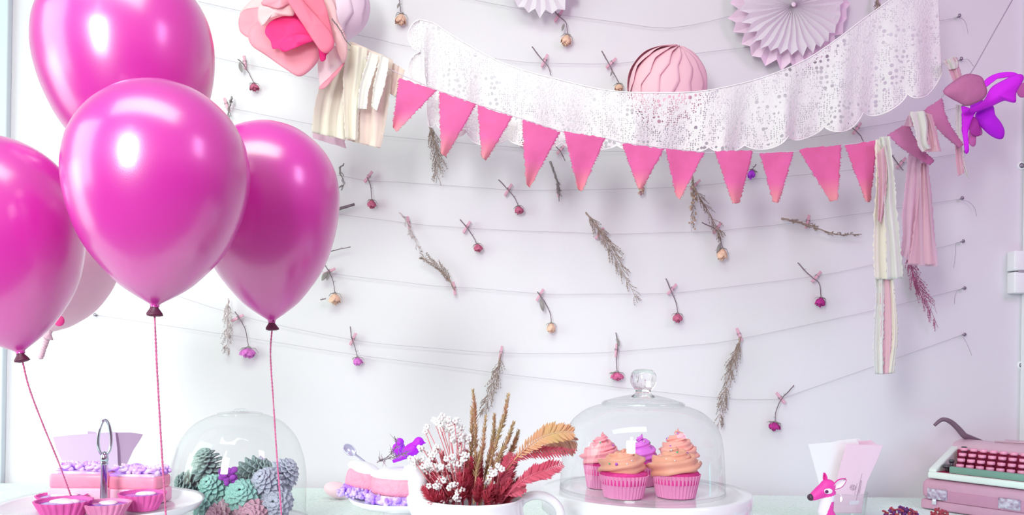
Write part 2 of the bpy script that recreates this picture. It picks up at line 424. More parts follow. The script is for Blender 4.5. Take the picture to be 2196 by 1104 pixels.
# ------------------------------------------------------------------ threads along the wall
THREADS = [
 ('thin grey thread at the very top of the wall, sagging below the pleated rosettes', [(960, -12), (1118, 19), (1325, 48), (1437, 60), (1568, 34), (1690, -6)], None, None),
 ('thin thread above the lace, running behind the pink honeycomb ball', [(425, 3), (505, 21), (660, 54), (796, 81), (880, 100), (1080, 128), (1160, 135), (1300, 137), (1368, 131), (1490, 115), (1620, 99), (1830, 72), (2024, 43), (2052, 38)], None, [(2052, 38), (2064, 40), (2072, 52), (2076, 72)]),
 ('thin thread holding the small burgundy rose beside the giant paper rose', [(440, 118), (510, 134), (664, 165), (860, 205), (1150, 240), (1400, 240), (1700, 200), (2056, 130)], None, [(2056, 130), (2075, 127), (2088, 142)]),
 ('thin thread passing just behind the tops of the pennants', [(480, 229), (517, 236), (667, 266), (822, 291), (1104, 316), (1210, 323), (1295, 325), (1500, 318), (1743, 294), (1838, 276), (1937, 259), (2062, 228)], None, None),
 ('thin thread crossing behind the lower tips of the pennants', [(640, 362), (742, 379), (786, 387), (859, 391), (995, 400), (1121, 408), (1275, 406), (1409, 403), (1492, 399), (1608, 385), (1687, 378), (1799, 367), (1913, 354), (2002, 338), (2060, 329)], None, None),
 ('thin thread carrying the horizontal grass sprig at the right', [(640, 446), (723, 459), (785, 467), (857, 476), (919, 483), (1036, 491), (1121, 495), (1276, 500), (1316, 502), (1411, 499), (1530, 496), (1592, 489), (1684, 480), (1860, 456), (1997, 436), (2058, 427)], None, [(2058, 427), (2078, 433), (2090, 446), (2094, 463)]),
 ('thin thread carrying the magenta rosebud right of centre', [(560, 558), (710, 586), (797, 597), (867, 605), (933, 613), (1010, 617), (1100, 625), (1194, 631), (1276, 630), (1392, 630), (1455, 627), (1500, 622), (1741, 593), (1871, 567), (2010, 532), (2060, 519)], None, [(2060, 519), (2050, 522), (2049, 545), (2045, 574)]),
 ('thin thread carrying the drooping dried grass bundle above the cake dome', [(360, 628), (400, 641), (478, 666), (593, 696), (748, 727), (829, 738), (905, 744), (1010, 753), (1096, 757), (1265, 757), (1379, 749), (1480, 740), (1584, 727), (1871, 666), (1921, 655), (2063, 619)], None, [(2063, 619), (2052, 625), (2047, 640), (2047, 652)]),
 ('lowest thin thread on the wall, running above the glass dome knob', [(209, 676), (330, 694), (530, 724), (740, 757), (867, 774), (987, 789), (1100, 804), (1221, 817), (1350, 833), (1530, 852), (1583, 856), (1667, 856), (1697, 847), (1869, 787), (1919, 769), (2063, 718)], [(209, 676), (190, 680), (175, 682)], [(2063, 718), (2075, 740), (2084, 762)]),
]
for lab, pts, ltail, rtail in THREADS:
    a = Wp(*pts[0], 0.006)
    t = thing('wall_thread', lab, 'thread', a, 'threads strung along the wall')
    mb = MB(); mb.tube(smooth_path([Wp(q[0], q[1], 0.008) for q in pts], 3), 0.00045, 4)
    for tail in (ltail, rtail):
        if tail: mb.tube(smooth_path([Wp(q[0], q[1], 0.008) for q in tail], 5), 0.00045, 4)
    part('thread', mb, M_thread, t)
    for end, tail in ((pts[0], ltail), (pts[-1], rtail)):
        if tail or end is pts[-1]:
            q = Wp(end[0], end[1], 0.0)
            mb = MB(); mb.tube([q + Vector((0, 0.002, 0)), q + Vector((0, -0.011, 0.001))], 0.0012, 6); mb.ball(q + Vector((0, -0.012, 0.001)), (0.004, 0.0015, 0.004), 8)
            mb.ball(q + Vector((0.001, -0.008, -0.001)), 0.0026, 6)
            part('nail', mb, M_metal, t)

# ------------------------------------------------------------------ clothespins
def make_pin():
    t = thing('clothespin', 'x', 'clothespin', (0, 0, 0), 'tiny clothespins on the threads')
    L = 0.031
    for s in (-1, 1):
        mb = MB()
        R = Matrix.Rotation(s * 0.10, 3, 'X')
        mb.box((0, s * 0.0021, 0), (0.0058, 0.0022, L), R, bev=0.0005)
        part('wooden_jaw', mb, M_pin, t)
    mb = MB()
    mb.tube([Vector((-0.0036, 0.0035 * math.cos(a), 0.002 + 0.0028 * math.sin(a))) for a in [k * PI / 5 for k in range(11)]], 0.0004, 4)
    mb.tube([Vector((0.0036, 0.0035 * math.cos(a), 0.002 + 0.0028 * math.sin(a))) for a in [k * PI / 5 for k in range(11)]], 0.0004, 4)
    mb.tube([(-0.0036, -0.0035, 0.002), (0.0036, -0.0035, 0.002)], 0.0005, 4)
    part('spring', mb, M_metal, t)
    return t
PIN0 = make_pin(); pin_used = [False]
def pin(px, py, ang, label, off=0.012, sc_=1.0):
    M = Matrix.Translation(Wp(px, py, off)) @ Matrix.Rotation(math.radians(ang), 4, 'Y') @ Matrix.Scale(sc_, 4)
    if not pin_used[0]:
        pin_used[0] = True; PIN0.matrix_world = M; PIN0['label'] = label; return PIN0
    return copy_tree(PIN0, M, label)

# ------------------------------------------------------------------ dried roses
def bloom_mb(c, d, r, h, seed):
    rnd = random.Random(seed); mb = MB()
    Mx = Vector((0, 0, 1)).rotation_difference(d).to_matrix()
    for lay in range(3):
        n = 3 + lay
        R0 = r * (0.42 + 0.28 * lay)
        for k in range(n):
            a0 = 2 * PI * k / n + lay * 0.7 + rnd.uniform(-.2, .2); w = 2.5 * PI / n * 0.62
            hh = h * (1.0 - 0.10 * lay) * rnd.uniform(0.9, 1.08); fl = rnd.uniform(0.0, 0.16) * (lay + 0.6)
            def fn(u, v, a0=a0, w=w, R0=R0, hh=hh, fl=fl):
                a = a0 + (u - 0.5) * 2 * w * (0.55 + 0.45 * math.sin(PI * min(1, v * 0.9 + 0.08)))
                rad = R0 * (0.25 + 0.85 * math.sin(PI * 0.5 * min(1, v * 1.5)) ) * (1 + fl * v * v) - R0 * 0.22 * v ** 2
                z = hh * v - 0.12 * hh * (2 * u - 1) ** 2 * v
                rad *= 1 + 0.07 * math.sin(7 * a + 3 * v + lay)
                return c + Mx @ Vector((rad * math.cos(a), rad * math.sin(a), z))
            mb.grid(fn, 6, 6)
    mb.ball(c + Mx @ Vector((0, 0, h * 0.35)), (r * 0.42, r * 0.42, h * 0.40), 8, M=Mx)
    return mb
def leaf_fn(mb, a, b, w, curl=0.2, nrm=Vector((0, -1, 0)), mi=0):
    a = Vector(a); b = Vector(b); d = b - a; s = d.cross(nrm).normalized()
    L = d.length
    def fn(u, v):
        ww = w * math.sin(PI * min(1, v * 0.97 + 0.02)) ** 0.8
        return a + d * v + s * (u - 0.5) * 2 * ww + nrm * (curl * L * (v * (1 - v)) + abs(u - 0.5) * ww * 0.6)
    mb.grid(fn, 2, 7, mi)
def rose(desc, stem, head, r, h, color, clip=None, leaves=(), off=0.016, thick=0.0012, nohead=False, group='dried flowers pegged to the threads'):
    pts = [Wp(q[0], q[1], off) for q in stem]
    t = thing('dried_rose' if not nohead else 'bare_stem', desc, 'dried flower' if not nohead else 'twig', pts[0], group)
    sp = smooth_path(pts, 5)
    rn = random.Random(int(stem[0][0] * 7 + stem[0][1])); 
    sp = [q + Vector((rn.uniform(-1, 1), 0, rn.uniform(-1, 1))) * 0.0004 for q in sp]
    mb = MB(); mb.tube(sp, [thick * 1.15, thick * 0.75], 6)
    for k in range(2):
        q = sp[rn.randrange(2, len(sp) - 2)] if len(sp) > 5 else sp[1]; mb.tube([q, q + Vector((rn.choice((-1, 1)) * 0.005, 0, 0.003))], [0.0008, 0.0002], 4)
    part('stem', mb, M_stem, t)
    if not nohead:
        H = Wp(head[0], head[1], off); base = sp[-1]
        d = (H - base); d = d.normalized() if d.length > 1e-4 else Vector((0, 0, -1))
        rr = S(r, YW); hh = S(h, YW) * 2
        c = H - d * hh * 0.5
        part('bloom', bloom_mb(c, d, rr, hh, int(head[0])), ROSE[color], t, solid=0.0003)
        mb = MB()
        for k in range(5):
            a = 2 * PI * k / 5 + 0.4
            side = Vector((math.cos(a), math.sin(a), 0)); side = Vector((0, 0, 1)).rotation_difference(d).to_matrix() @ side
            p0 = c - d * 0.001; p1 = c + side * rr * 1.05 + d * hh * 0.02; p2 = c + side * rr * 1.5 + d * hh * (0.2 + 0.1 * (k % 3))
            mb.tube([p0, p1, p2], [0.0011, 0.0004], 4)
        mb.ball(c, (rr * .35, rr * .35, rr * .35), 8)
        part('sepal', mb, M_leaf, t)
    for (l0, l1, lw) in leaves:
        mb = MB(); leaf_fn(mb, Wp(l0[0], l0[1], off), Wp(l1[0], l1[1], off + 0.004), S(lw, YW)); part('leaf', mb, M_leaf, t, solid=0.0003)
    if clip: pin(clip[0], clip[1], clip[2], 'tiny pink clothespin gripping the ' + clip[3], 0.012)
    return t
G2 = 'bare stems pegged to the threads'
rose('small burgundy rosebud on a curved stem, just left of and below the giant paper rose', [(510, 127), (523, 139), (537, 163), (544, 178)], (545, 187), 8, 8, 'burgundy', (525, 134, -8, 'small burgundy rosebud left of the giant paper rose'), [((514, 133), (519, 156), 4)])
rose('small peach rosebud at the top edge, right of the lilac honeycomb ball', [(857, -25), (857, 5), (861, 31)], (860, 42), 10, 12, 'peach', None, [((857, 6), (852, 18), 2.5)])
rose('crumpled peach rose hanging from the topmost thread', [(1187, 20), (1199, 35), (1213, 48), (1218, 74)], (1214, 87), 10, 12, 'peach', (1198, 34, 35, 'crumpled peach rose on the topmost thread'), [((1210, 50), (1205, 67), 3)])
rose('bare stem pegged above the middle of the lace, left one of two', [(1141, 100), (1160, 125), (1176, 143), (1181, 161)], None, 0, 0, '', (1168, 130, 25, 'bare stem above the middle of the lace'), nohead=True, group=G2)
rose('peach rosebud half hidden by the lace, left of the pink honeycomb ball', [(1290, 109), (1305, 135), (1315, 155), (1327, 178)], (1327, 188), 8, 8, 'peach', (1311, 135, 45, 'peach rosebud left of the pink honeycomb ball'), [((1314, 150), (1309, 164), 2)])
rose('dusty pink rosebud hanging from a peg right of the balloons', [(788, 380), (795, 400), (797, 426)], (797, 438), 8, 9, 'burgundy', (790, 379, 35, 'dusty pink rosebud right of the balloons'))
rose('burgundy rosebud on a slanting stem below the fourth pennant', [(1069, 385), (1085, 402), (1102, 422), (1111, 440)], (1113, 451), 8, 9, 'burgundy', (1090, 407, 30, 'burgundy rosebud below the fourth pennant'))
rose('dried rose on a slanting stem right of the feathery sprig', [(986, 470), (1000, 487), (1015, 508), (1022, 522)], (1025, 532), 8, 9, 'burgundy', (1001, 487, 30, 'dried rose in the middle of the wall'))
rose('tiny burgundy bud peeping between the third and fourth pennants', [(1121, 285), (1119, 302)], (1119, 309), 5, 6, 'burgundy')
rose('bare stem pegged between the fourth and fifth pennants', [(1189, 311), (1202, 325), (1212, 345)], None, 0, 0, '', (1204, 319, 40, 'bare stem between the fourth and fifth pennants'), nohead=True, group=G2)
rose('small violet bud between the eighth and ninth pennants', [(1622, 352), (1614, 362)], (1611, 374), 7, 10, 'violet', None, [((1613, 366), (1625, 369), 2)])
rose('peach rose on a slanting stem beside the berry sprig', [(1505, 477), (1532, 490), (1543, 505), (1549, 530)], (1548, 546), 10, 13, 'peach', (1538, 489, 35, 'peach rose beside the berry sprig'), [((1545, 520), (1537, 543), 4)], off=0.022)
rose('magenta rosebud with a bent stem, right of centre of the wall', [(1711, 563), (1728, 582), (1745, 597), (1757, 608), (1761, 638)], (1759, 648), 9, 10, 'magenta', (1751, 593, 40, 'magenta rosebud right of centre'))
rose('magenta rose hanging from the lowest thread above the tablecloth', [(1703, 826), (1690, 840), (1675, 857), (1664, 882), (1662, 905)], (1660, 914), 11, 9, 'magenta', (1674, 853, -40, 'magenta rose on the lowest thread'), [((1661, 905), (1676, 909), 2), ((1661, 905), (1648, 904), 2)])
rose('bare stem pegged under the right part of the lace', [(1816, 259), (1828, 274), (1844, 289), (1851, 303)], None, 0, 0, '', (1838, 275, 35, 'bare stem under the right part of the lace'), nohead=True, group=G2)
rose('bare stem between the last upright pennant and the cream ribbons', [(1909, 326), (1922, 346), (1930, 357), (1937, 365)], None, 0, 0, '', (1933, 349, 40, 'bare stem beside the cream ribbons'), nohead=True, group=G2)
rose('pale peach rose with two grey leaves, right of the balloons', [(696, 567), (707, 585), (715, 605), (718, 628)], (718, 641), 10, 12, 'peach', (706, 582, 62, 'pale peach rose with two grey leaves'), [((703, 582), (690, 602), 5), ((705, 584), (701, 601), 4)])
rose('open orchid-pink rose hanging beneath the right balloon', [(504, 668), (518, 690), (527, 710), (533, 745)], (532, 757), 14, 11, 'orchid', (509, 682, 62, 'open orchid-pink rose'), [((533, 747), (516, 752), 3)])
rose('orchid-pink rosebud hanging near the bottom left of the wall, right of the balloon strings', [(751, 700), (754, 724), (760, 740), (766, 764)], (767, 775), 9, 9, 'orchid', (757, 727, 25, 'orchid-pink rosebud right of the balloon strings'))
rose('peach rose with a brown leaf in the lower middle of the wall', [(1152, 625), (1168, 648), (1180, 672), (1182, 692)], (1182, 704), 8, 11, 'peach', (1158, 632, 30, 'peach rose with a brown leaf'), [((1160, 640), (1165, 668), 5)])
rose('burgundy rose above and to the right of the glass dome', [(1428, 597), (1440, 625), (1450, 650), (1453, 670)], (1453, 682), 9, 10, 'burgundy', (1441, 620, 40, 'burgundy rose above and right of the glass dome'))
rose('dark pink rose hanging just above the glass dome knob', [(1321, 713), (1325, 740), (1322, 770), (1323, 797)], (1323, 807), 12, 9, 'pink', (1322, 751, 4, 'dark pink rose above the dome knob'), [((1322, 797), (1308, 801), 2), ((1322, 722), (1328, 742), 3)])
rose('short thick stem sticking out beside the right balloon', [(690, 456), (722, 449), (760, 438)], None, 0, 0, '', nohead=True, group=G2, thick=0.004)
rose('thin short stem low beside the right balloon', [(690, 546), (713, 538), (752, 529)], None, 0, 0, '', nohead=True, group=G2)
rose('tiny grey stem fragment beside the pale peach rose', [(687, 643), (699, 640)], None, 0, 0, '', nohead=True, group=G2)

# ------------------------------------------------------------------ dried sprigs
def sprig(desc, path, spread, m, n=40, blen=18, seed=1, clip=None, name='dried_sprig', off=0.02, berries=0, down=0.9, thick=0.0012, strands=3):
    rnd = random.Random(seed)
    ctl = [Wp(q[0], q[1], off) for q in path]
    t = thing(name, desc, 'dried sprig', ctl[0], 'dried sprigs pegged to the threads')
    sp = smooth_path(ctl, 8)
    mb = MB()
    mb.tube(sp, [thick, thick * 0.35], 5)
    L = len(sp)
    for s_ in range(strands):
        k = rnd.uniform(0.3, 1.0); sgn = rnd.choice((-1, 1)); of = rnd.uniform(0.25, 1) * spread
        d = (sp[-1] - sp[0]).normalized(); side = d.cross(Vector((0, -1, 0))).normalized()
        mb.tube([q + side * sgn * S(of, YW) * math.sin(PI * 0.55 * i / L) * k + Vector((0, 0.004 * math.sin(i), 0)) + side * 0.0012 * math.sin(i * 1.3 + s_) for i, q in enumerate(sp[:int(L * rnd.uniform(0.6, 0.95))])], [thick * .8, thick * 0.3], 4)
    part('stem', mb, m, t)
    mb = MB()
    for k in range(n):
        i = int(rnd.uniform(0.12, 0.98) * (L - 2)); q = sp[i]
        d = (sp[i + 1] - sp[i]).normalized(); side = d.cross(Vector((0, -1, 0))).normalized() * rnd.choice((-1, 1))
        env = math.sin(PI * min(1, 0.15 + 0.8 * i / L))
        bl = S(blen, YW) * rnd.uniform(0.4, 1.1) * (0.35 + env)
        w = q + side * 0.001
        pts = [w]
        dirv = (side * rnd.uniform(0.35, 0.8) + d * down + Vector((0, rnd.uniform(-.3, .15), 0))).normalized()
        for j in range(4):
            w = w + dirv * bl / 4 + Vector((rnd.uniform(-1, 1), rnd.uniform(-.3, .3), rnd.uniform(-1, 1))) * 0.0008
            dirv = (dirv + d * 0.25).normalized(); pts.append(w)
        mb.tube(pts, [0.0008, 0.0003], 4)
        for j in range(1, 5):
            for _ in range(2):
                e_ = pts[j] + (dirv + Vector((rnd.uniform(-1, 1), rnd.uniform(-.4, .4), rnd.uniform(-1, 1)))).normalized() * 0.0035
                mb.tube([pts[j], e_], [0.0008, 0.0004], 3)
    part('foliage', mb, m, t)
    if berries:
        mb = MB()
        for k in range(berries):
            q = sp[int((0.35 + 0.63 * rnd.random()) * (L - 1))]
            mb.ball(q + Vector((rnd.uniform(-1, 1) * 0.007, rnd.uniform(-.005, .002), rnd.uniform(-1, 1) * 0.004)), rnd.uniform(0.002, 0.0035), 6)
        part('seed_head', mb, M_berry, t)
    if clip: pin(clip[0], clip[1], clip[2], 'tiny pink clothespin gripping the ' + clip[3])
    return t
sprig('bushy brown sprig hanging below the first pennant', [(919, 256), (926, 290), (935, 325), (938, 355), (936, 392)], 12, M_twig, 44, 26, 3, strands=5)
sprig('thin sprig with a peg slanting across the left middle of the wall', [(856, 455), (868, 470), (878, 490), (892, 520), (905, 548)], 4, M_twigp, 14, 9, 4, (876, 478, -10, 'thin sprig left of the middle of the wall'))
sprig('feathery sprig pegged by its lower end, slanting up to the left', [(975, 622), (962, 598), (945, 576), (922, 558), (900, 548)], 6, M_twig, 36, 16, 5, (974, 618, -10, 'feathery sprig slanting up to the left'))
sprig('grey bladed sprig with a peg below the fifth pennant', [(1180, 346), (1190, 375), (1197, 400), (1199, 432)], 3, M_leaf, 8, 7, 6, (1197, 408, -5, 'grey bladed sprig below the fifth pennant'), thick=0.0028)
sprig('dark pink flower spike hanging below the sixth pennant', [(1381, 385), (1378, 400), (1373, 420)], 2, M_twigr, 10, 5, 7, berries=10)
sprig('large drooping brown sprig pegged above the middle of the wall', [(1256, 455), (1270, 475), (1288, 500), (1308, 530), (1328, 570), (1350, 610), (1368, 650)], 16, M_twig, 56, 24, 8, (1286, 500, 35, 'large drooping brown sprig'), strands=5)
sprig('straight hanging sprig with round seed heads below the seventh pennant', [(1486, 378), (1487, 400), (1487, 440), (1483, 498)], 4, M_twig, 18, 8, 9, (1491, 396, 45, 'two sprigs below the seventh pennant'), berries=26)
sprig('slanting feathery sprig right of the seed-head sprig', [(1487, 400), (1505, 430), (1522, 458), (1538, 490), (1547, 512)], 7, M_twig, 34, 18, 10, off=0.026)
sprig('horizontal dried grass sprig pegged at the right of the wall', [(1676, 468), (1700, 474), (1732, 482), (1765, 494), (1800, 503), (1848, 502)], 2.5, M_twig, 26, 6, 11, (1732, 475, 12, 'horizontal dried grass sprig'), thick=0.0022)
sprig('long drooping grass bundle hanging right of the glass dome', [(1588, 722), (1582, 745), (1570, 780), (1556, 830), (1547, 870), (1540, 920)], 16, M_twig, 62, 24, 12, (1585, 717, -22, 'long drooping grass bundle'), strands=7)
sprig('red-purple branching sprig hanging behind the pink ribbons at the right', [(1944, 540), (1952, 570), (1968, 610), (1990, 650), (2012, 703)], 14, M_twigr, 52, 26, 13, strands=5)
sprig('pale feathery sprig hanging below the right balloon', [(490, 640), (488, 670), (488, 715), (486, 762)], 8, M_twigp, 44, 18, 14)
sprig('grey branching sprig hanging behind the flower pot', [(1074, 758), (1068, 790), (1056, 825), (1044, 860), (1034, 892)], 12, M_twig, 46, 22, 15, (1074, 756, 10, 'grey branching sprig behind the flower pot'), strands=5)
sprig('small grey leafy sprig with a peg above the right balloon', [(497, 207), (493, 225), (488, 250), (487, 262)], 3, M_leaf, 5, 6, 16, (486, 224, -22, 'small grey leafy sprig above the balloon'), thick=0.002)
sprig('brown sprig at the top edge behind the right part of the lace', [(1885, -25), (1883, 0), (1880, 25)], 5, M_twig, 20, 9, 17, thick=0.003)
sprig('small blurred grey sprig between the right balloon and the first pennants', [(738, 350), (728, 366), (738, 392), (732, 405)], 4, M_leaf, 8, 8, 18)
# ------------------------------------------------------------------ lace valance
def interp(pts, x):
    if x <= pts[0][0]: return pts[0][1]
    for (a, b), (c, d) in zip(pts, pts[1:]):
        if x <= c:
            return b + (d - b) * (x - a) / (c - a)
    return pts[-1][1]
TOPL = smooth_path([Vector((a, b, 0)) for a, b in [(900, 42), (930, 50), (960, 70), (1000, 94), (1060, 127), (1120, 150), (1200, 171), (1280, 190), (1350, 198), (1430, 199), (1500, 196), (1560, 186), (1620, 171), (1680, 150), (1740, 121), (1800, 80), (1850, 42), (1900, 6), (1950, -28), (2010, -66)]], 4)
BOTL = smooth_path([Vector((a, b, 0)) for a, b in [(905, 175), (925, 270), (960, 288), (1000, 300), (1060, 312), (1140, 316), (1220, 320), (1300, 322), (1360, 324), (1430, 326), (1500, 327), (1560, 326), (1620, 322), (1680, 308), (1730, 296), (1790, 284), (1850, 262), (1910, 236), (1970, 210), (2028, 178)]], 4)
M_lace = lace('lace_cotton', (250, 246, 249), cell=150, hole=0.40, dens=0.56)
M_lacex = mat('lace_thread', (250, 244, 248), 0.8)
def ease(l, u):
    x = u * (len(l) - 1); i = min(int(x), len(l) - 2); return l[i].lerp(l[i + 1], x - i)
YL = 1.73
NSC = 13
def lacef(u, v):
    a = ease(TOPL, u); b = ease(BOTL, u)
    sc_ = abs(math.sin(PI * NSC * u)) ** 0.6
    dep = 1 + 0.0 * v
    vv = v * (0.90 + 0.11 * sc_)
    q = a.lerp(b, vv)
    fold = math.sin(2 * PI * 7.5 * u + 1.0 + 0.8 * math.sin(9 * u)) * 0.013 * (0.25 + v) + 0.005 * math.sin(2 * PI * 19 * u + 2 * v) * v
    return P(q.x + 6 * math.cos(2 * PI * 7.5 * u) * v, q.y, YL - 0.012 - fold)
t = thing('lace_valance', 'long white crocheted lace strip draped across the upper wall above the pennants', 'lace', P(1430, 200, YL))
mb = MB(); mb.grid(lacef, 420, 40); part('lace_panel', mb, M_lace, t, solid=0.0004)
mb = MB(); mb.tube([lacef(k / 420, 0) + Vector((0, -0.001, 0)) for k in range(421)], 0.0011, 5)
part('hanging_cord', mb, M_lacex, t)
mb = MB(); mb.tube([lacef(k / 420, 1) for k in range(421)], 0.0013, 5)
part('scalloped_edging', mb, M_lacex, t)
# side scallops at the left end of the lace
def sidef(u, v):
    yy = 42 + 140 * v
    w = 26 * abs(math.sin(PI * 2 * v)) ** 0.55 + 3
    return P(904 - w * u, yy, YL - 0.008 + 0.006 * math.sin(PI * u))
mb = MB(); mb.grid(sidef, 10, 60); part('side_frill', mb, M_lace, t, solid=0.0004)
mb = MB(); mb.tube([sidef(1, k / 60) for k in range(61)], 0.0013, 5); part('side_edging', mb, M_lacex, t)

# ------------------------------------------------------------------ bunting
M_burlap = mat('pink_burlap', (250, 118, 190), 0.95, bump='weave', bscale=260, bstr=0.5, c2=(242, 112, 176), vscale=30, tl=0.2)
_n = M_burlap.node_tree.nodes; _l = M_burlap.node_tree.links; _b = _n['Principled BSDF']      # dip-dyed: peach tips
_old = _b.inputs['Base Color'].links[0].from_socket; _tc = _n.new('ShaderNodeTexCoord'); _sp = _n.new('ShaderNodeSeparateXYZ'); _mr = _n.new('ShaderNodeMapRange'); _mx = _n.new('ShaderNodeMix'); _mx.data_type = 'RGBA'
_mr.inputs[1].default_value = 0.05; _mr.inputs[2].default_value = 0.42; _l.new(_tc.outputs['Generated'], _sp.inputs[0]); _l.new(_sp.outputs['Z'], _mr.inputs[0]); _l.new(_mr.outputs[0], _mx.inputs[0])
_mx.inputs[6].default_value = lin((250, 158, 172)) + (1,); _l.new(_old, _mx.inputs[7]); _l.new(_mx.outputs[2], _b.inputs['Base Color'])
M_burlap2 = mat('mauve_pink_burlap', (236, 146, 202), 0.95, bump='weave', bscale=260, bstr=0.6, vary=0.15, vscale=30, tl=0.25)
M_bstring = mat('bunting_string', (214, 196, 214), 0.9)
YB = 1.665
STR = [(700, 80), (760, 112), (860, 160), (935, 192), (1022, 223), (1110, 252), (1205, 282), (1300, 297), (1334, 306), (1428, 318), (1515, 327), (1570, 327), (1625, 328), (1702, 325), (1760, 317), (1811, 311), (1880, 302), (1930, 278), (1970, 256), (2003, 226), (2035, 190), (2070, 160)]
t = thing('bunting', 'string of frayed pink burlap pennants sagging across the wall below the lace', 'bunting', P(1500, 327, YB))
def sy_(x): return interp(STR, x)
mb = MB(); mb.tube([P(q[0], q[1], YB + 0.001) for q in STR], 0.0009, 5); part('string', mb, M_bstring, t)
FL = [
 ((856, 167), (936, 194), (850, 282), (842, 272)), ((942, 197), (1021, 224), (956, 336), (946, 330)), ((1024, 226), (1099, 250), (1042, 344), (1034, 338)),
 ((1120, 256), (1201, 283), (1136, 402), (1129, 396)), ((1209, 281), (1298, 296), (1248, 410), (1240, 406)), ((1334, 307), (1424, 319), (1376, 406), (1368, 402)),
 ((1428, 319), (1511, 327), (1457, 428), (1450, 420)), ((1533, 324), (1615, 323), (1585, 436), (1572, 436)), ((1630, 329), (1702, 326), (1669, 435), (1658, 432)),
 ((1713, 320), (1804, 310), (1796, 430), (1780, 431)), ((1812, 312), (1881, 301), (1866, 433), (1857, 432)),
 ((1904, 289), (1948, 262), (2004, 345), (1994, 354)), ((1982, 235), (2020, 210), (2066, 310), (2058, 318))]
rnd = random.Random(3)
for i, (a, b, c, d) in enumerate(FL):
    ph = rnd.uniform(0, 6); tl_ = rnd.uniform(-0.008, 0.012)
    jl = [rnd.uniform(-1.6, 1.6) for _ in range(60)]; jr = [rnd.uniform(-1.6, 1.6) for _ in range(60)]
    def fn(u, v, a=a, b=b, c=c, d=d, ph=ph, tl_=tl_, jl=jl, jr=jr, i=i):
        L = (a[0] + (d[0] - a[0]) * v, a[1] + (d[1] - a[1]) * v); R = (b[0] + (c[0] - b[0]) * v, b[1] + (c[1] - b[1]) * v)
        bulge = (6 if i < 11 else -9) * math.sin(PI * v) * (1 if i >= 11 else 0.25)
        k = int(v * 50)
        x = L[0] + (R[0] - L[0]) * u + (jl[k] if u == 0 else jr[k] if u == 1 else 0); y = L[1] + (R[1] - L[1]) * u + (rnd.uniform(-1.5, 1.5) if v in (0, 1) else 0)
        x += bulge * (1 if i >= 11 else 0)
        return P(x, y, YB - 0.004 - tl_ * v - 0.005 * math.sin(3.4 * u + ph + 2 * v) * (0.3 + v) + (0.02 * v * v if i >= 11 else 0))
    mb = MB(); mb.grid(fn, 16, 50)
    # frayed threads along the two side edges
    for k in range(1, 50):
        for uu, ss in ((0, -1), (1, 1)):
            if rnd.random() < 0.75:
                q = fn(uu, k / 50); mb.tube([q, q + Vector((ss * rnd.uniform(0.0006, 0.0022), rnd.uniform(-.001, .001), rnd.uniform(-.002, .001)))], [0.0004, 0.0002], 3)
    part('pennant', mb, M_burlap if i < 11 else M_burlap2, t, solid=0.0007)
# last folded pennant
def blob_patch(outline, Y, bulge=0.01, gx=0.0, gy=0.0, n=3, rings=6, wav=0.0, wk=3, c=None, mi=0, mb=None):
    o = closed_path([Vector((x, y, 0)) for x, y in outline], n)
    cx, cy = c if c else (sum(q.x for q in o) / len(o), sum(q.y for q in o) / len(o))
    mb = mb or MB(); N = len(o); b = len(mb.v)
    def dep(t_, x, y, a): return Y - bulge * (1 - t_ * t_) + gx * (x - cx) + gy * (y - cy) + wav * t_ * math.sin(wk * a)
    mb.v.append(P(cx, cy, dep(0, cx, cy, 0)))
    for r_ in range(1, rings + 1):
        t_ = r_ / rings
        for k, q in enumerate(o):
            x = cx + (q.x - cx) * t_; y = cy + (q.y - cy) * t_
            mb.v.append(P(x, y, dep(t_, x, y, math.atan2(y - cy, x - cx))))
    for k in range(N): mb.f.append([b, b + 1 + k, b + 1 + (k + 1) % N]); mb.m.append(mi)
    for r_ in range(rings - 1):
        for k in range(N):
            p = b + 1 + r_ * N; mb.f.append([p + k, p + N + k, p + N + (k + 1) % N, p + (k + 1) % N]); mb.m.append(mi)
    return mb
mb = blob_patch([(2022, 195), (2048, 172), (2072, 159), (2092, 160), (2106, 166), (2112, 180), (2117, 197), (2109, 212), (2090, 222), (2072, 227), (2053, 218), (2038, 210)], YB - 0.02, 0.015, gx=-0.0002)
part('folded_pennant', mb, M_burlap2, t, solid=0.0008)
mb = MB(); mb.tube([P(2078, 162, YB), P(2091, 142, YB + 0.01), P(2130, 72, YB + 0.03), P(2180, -16, YB + 0.05)], 0.0011, 5)
solo('hanging_cord', mb, M_thread, 'thin grey cord rising diagonally from the purple paper flower to the top right', 'cord')

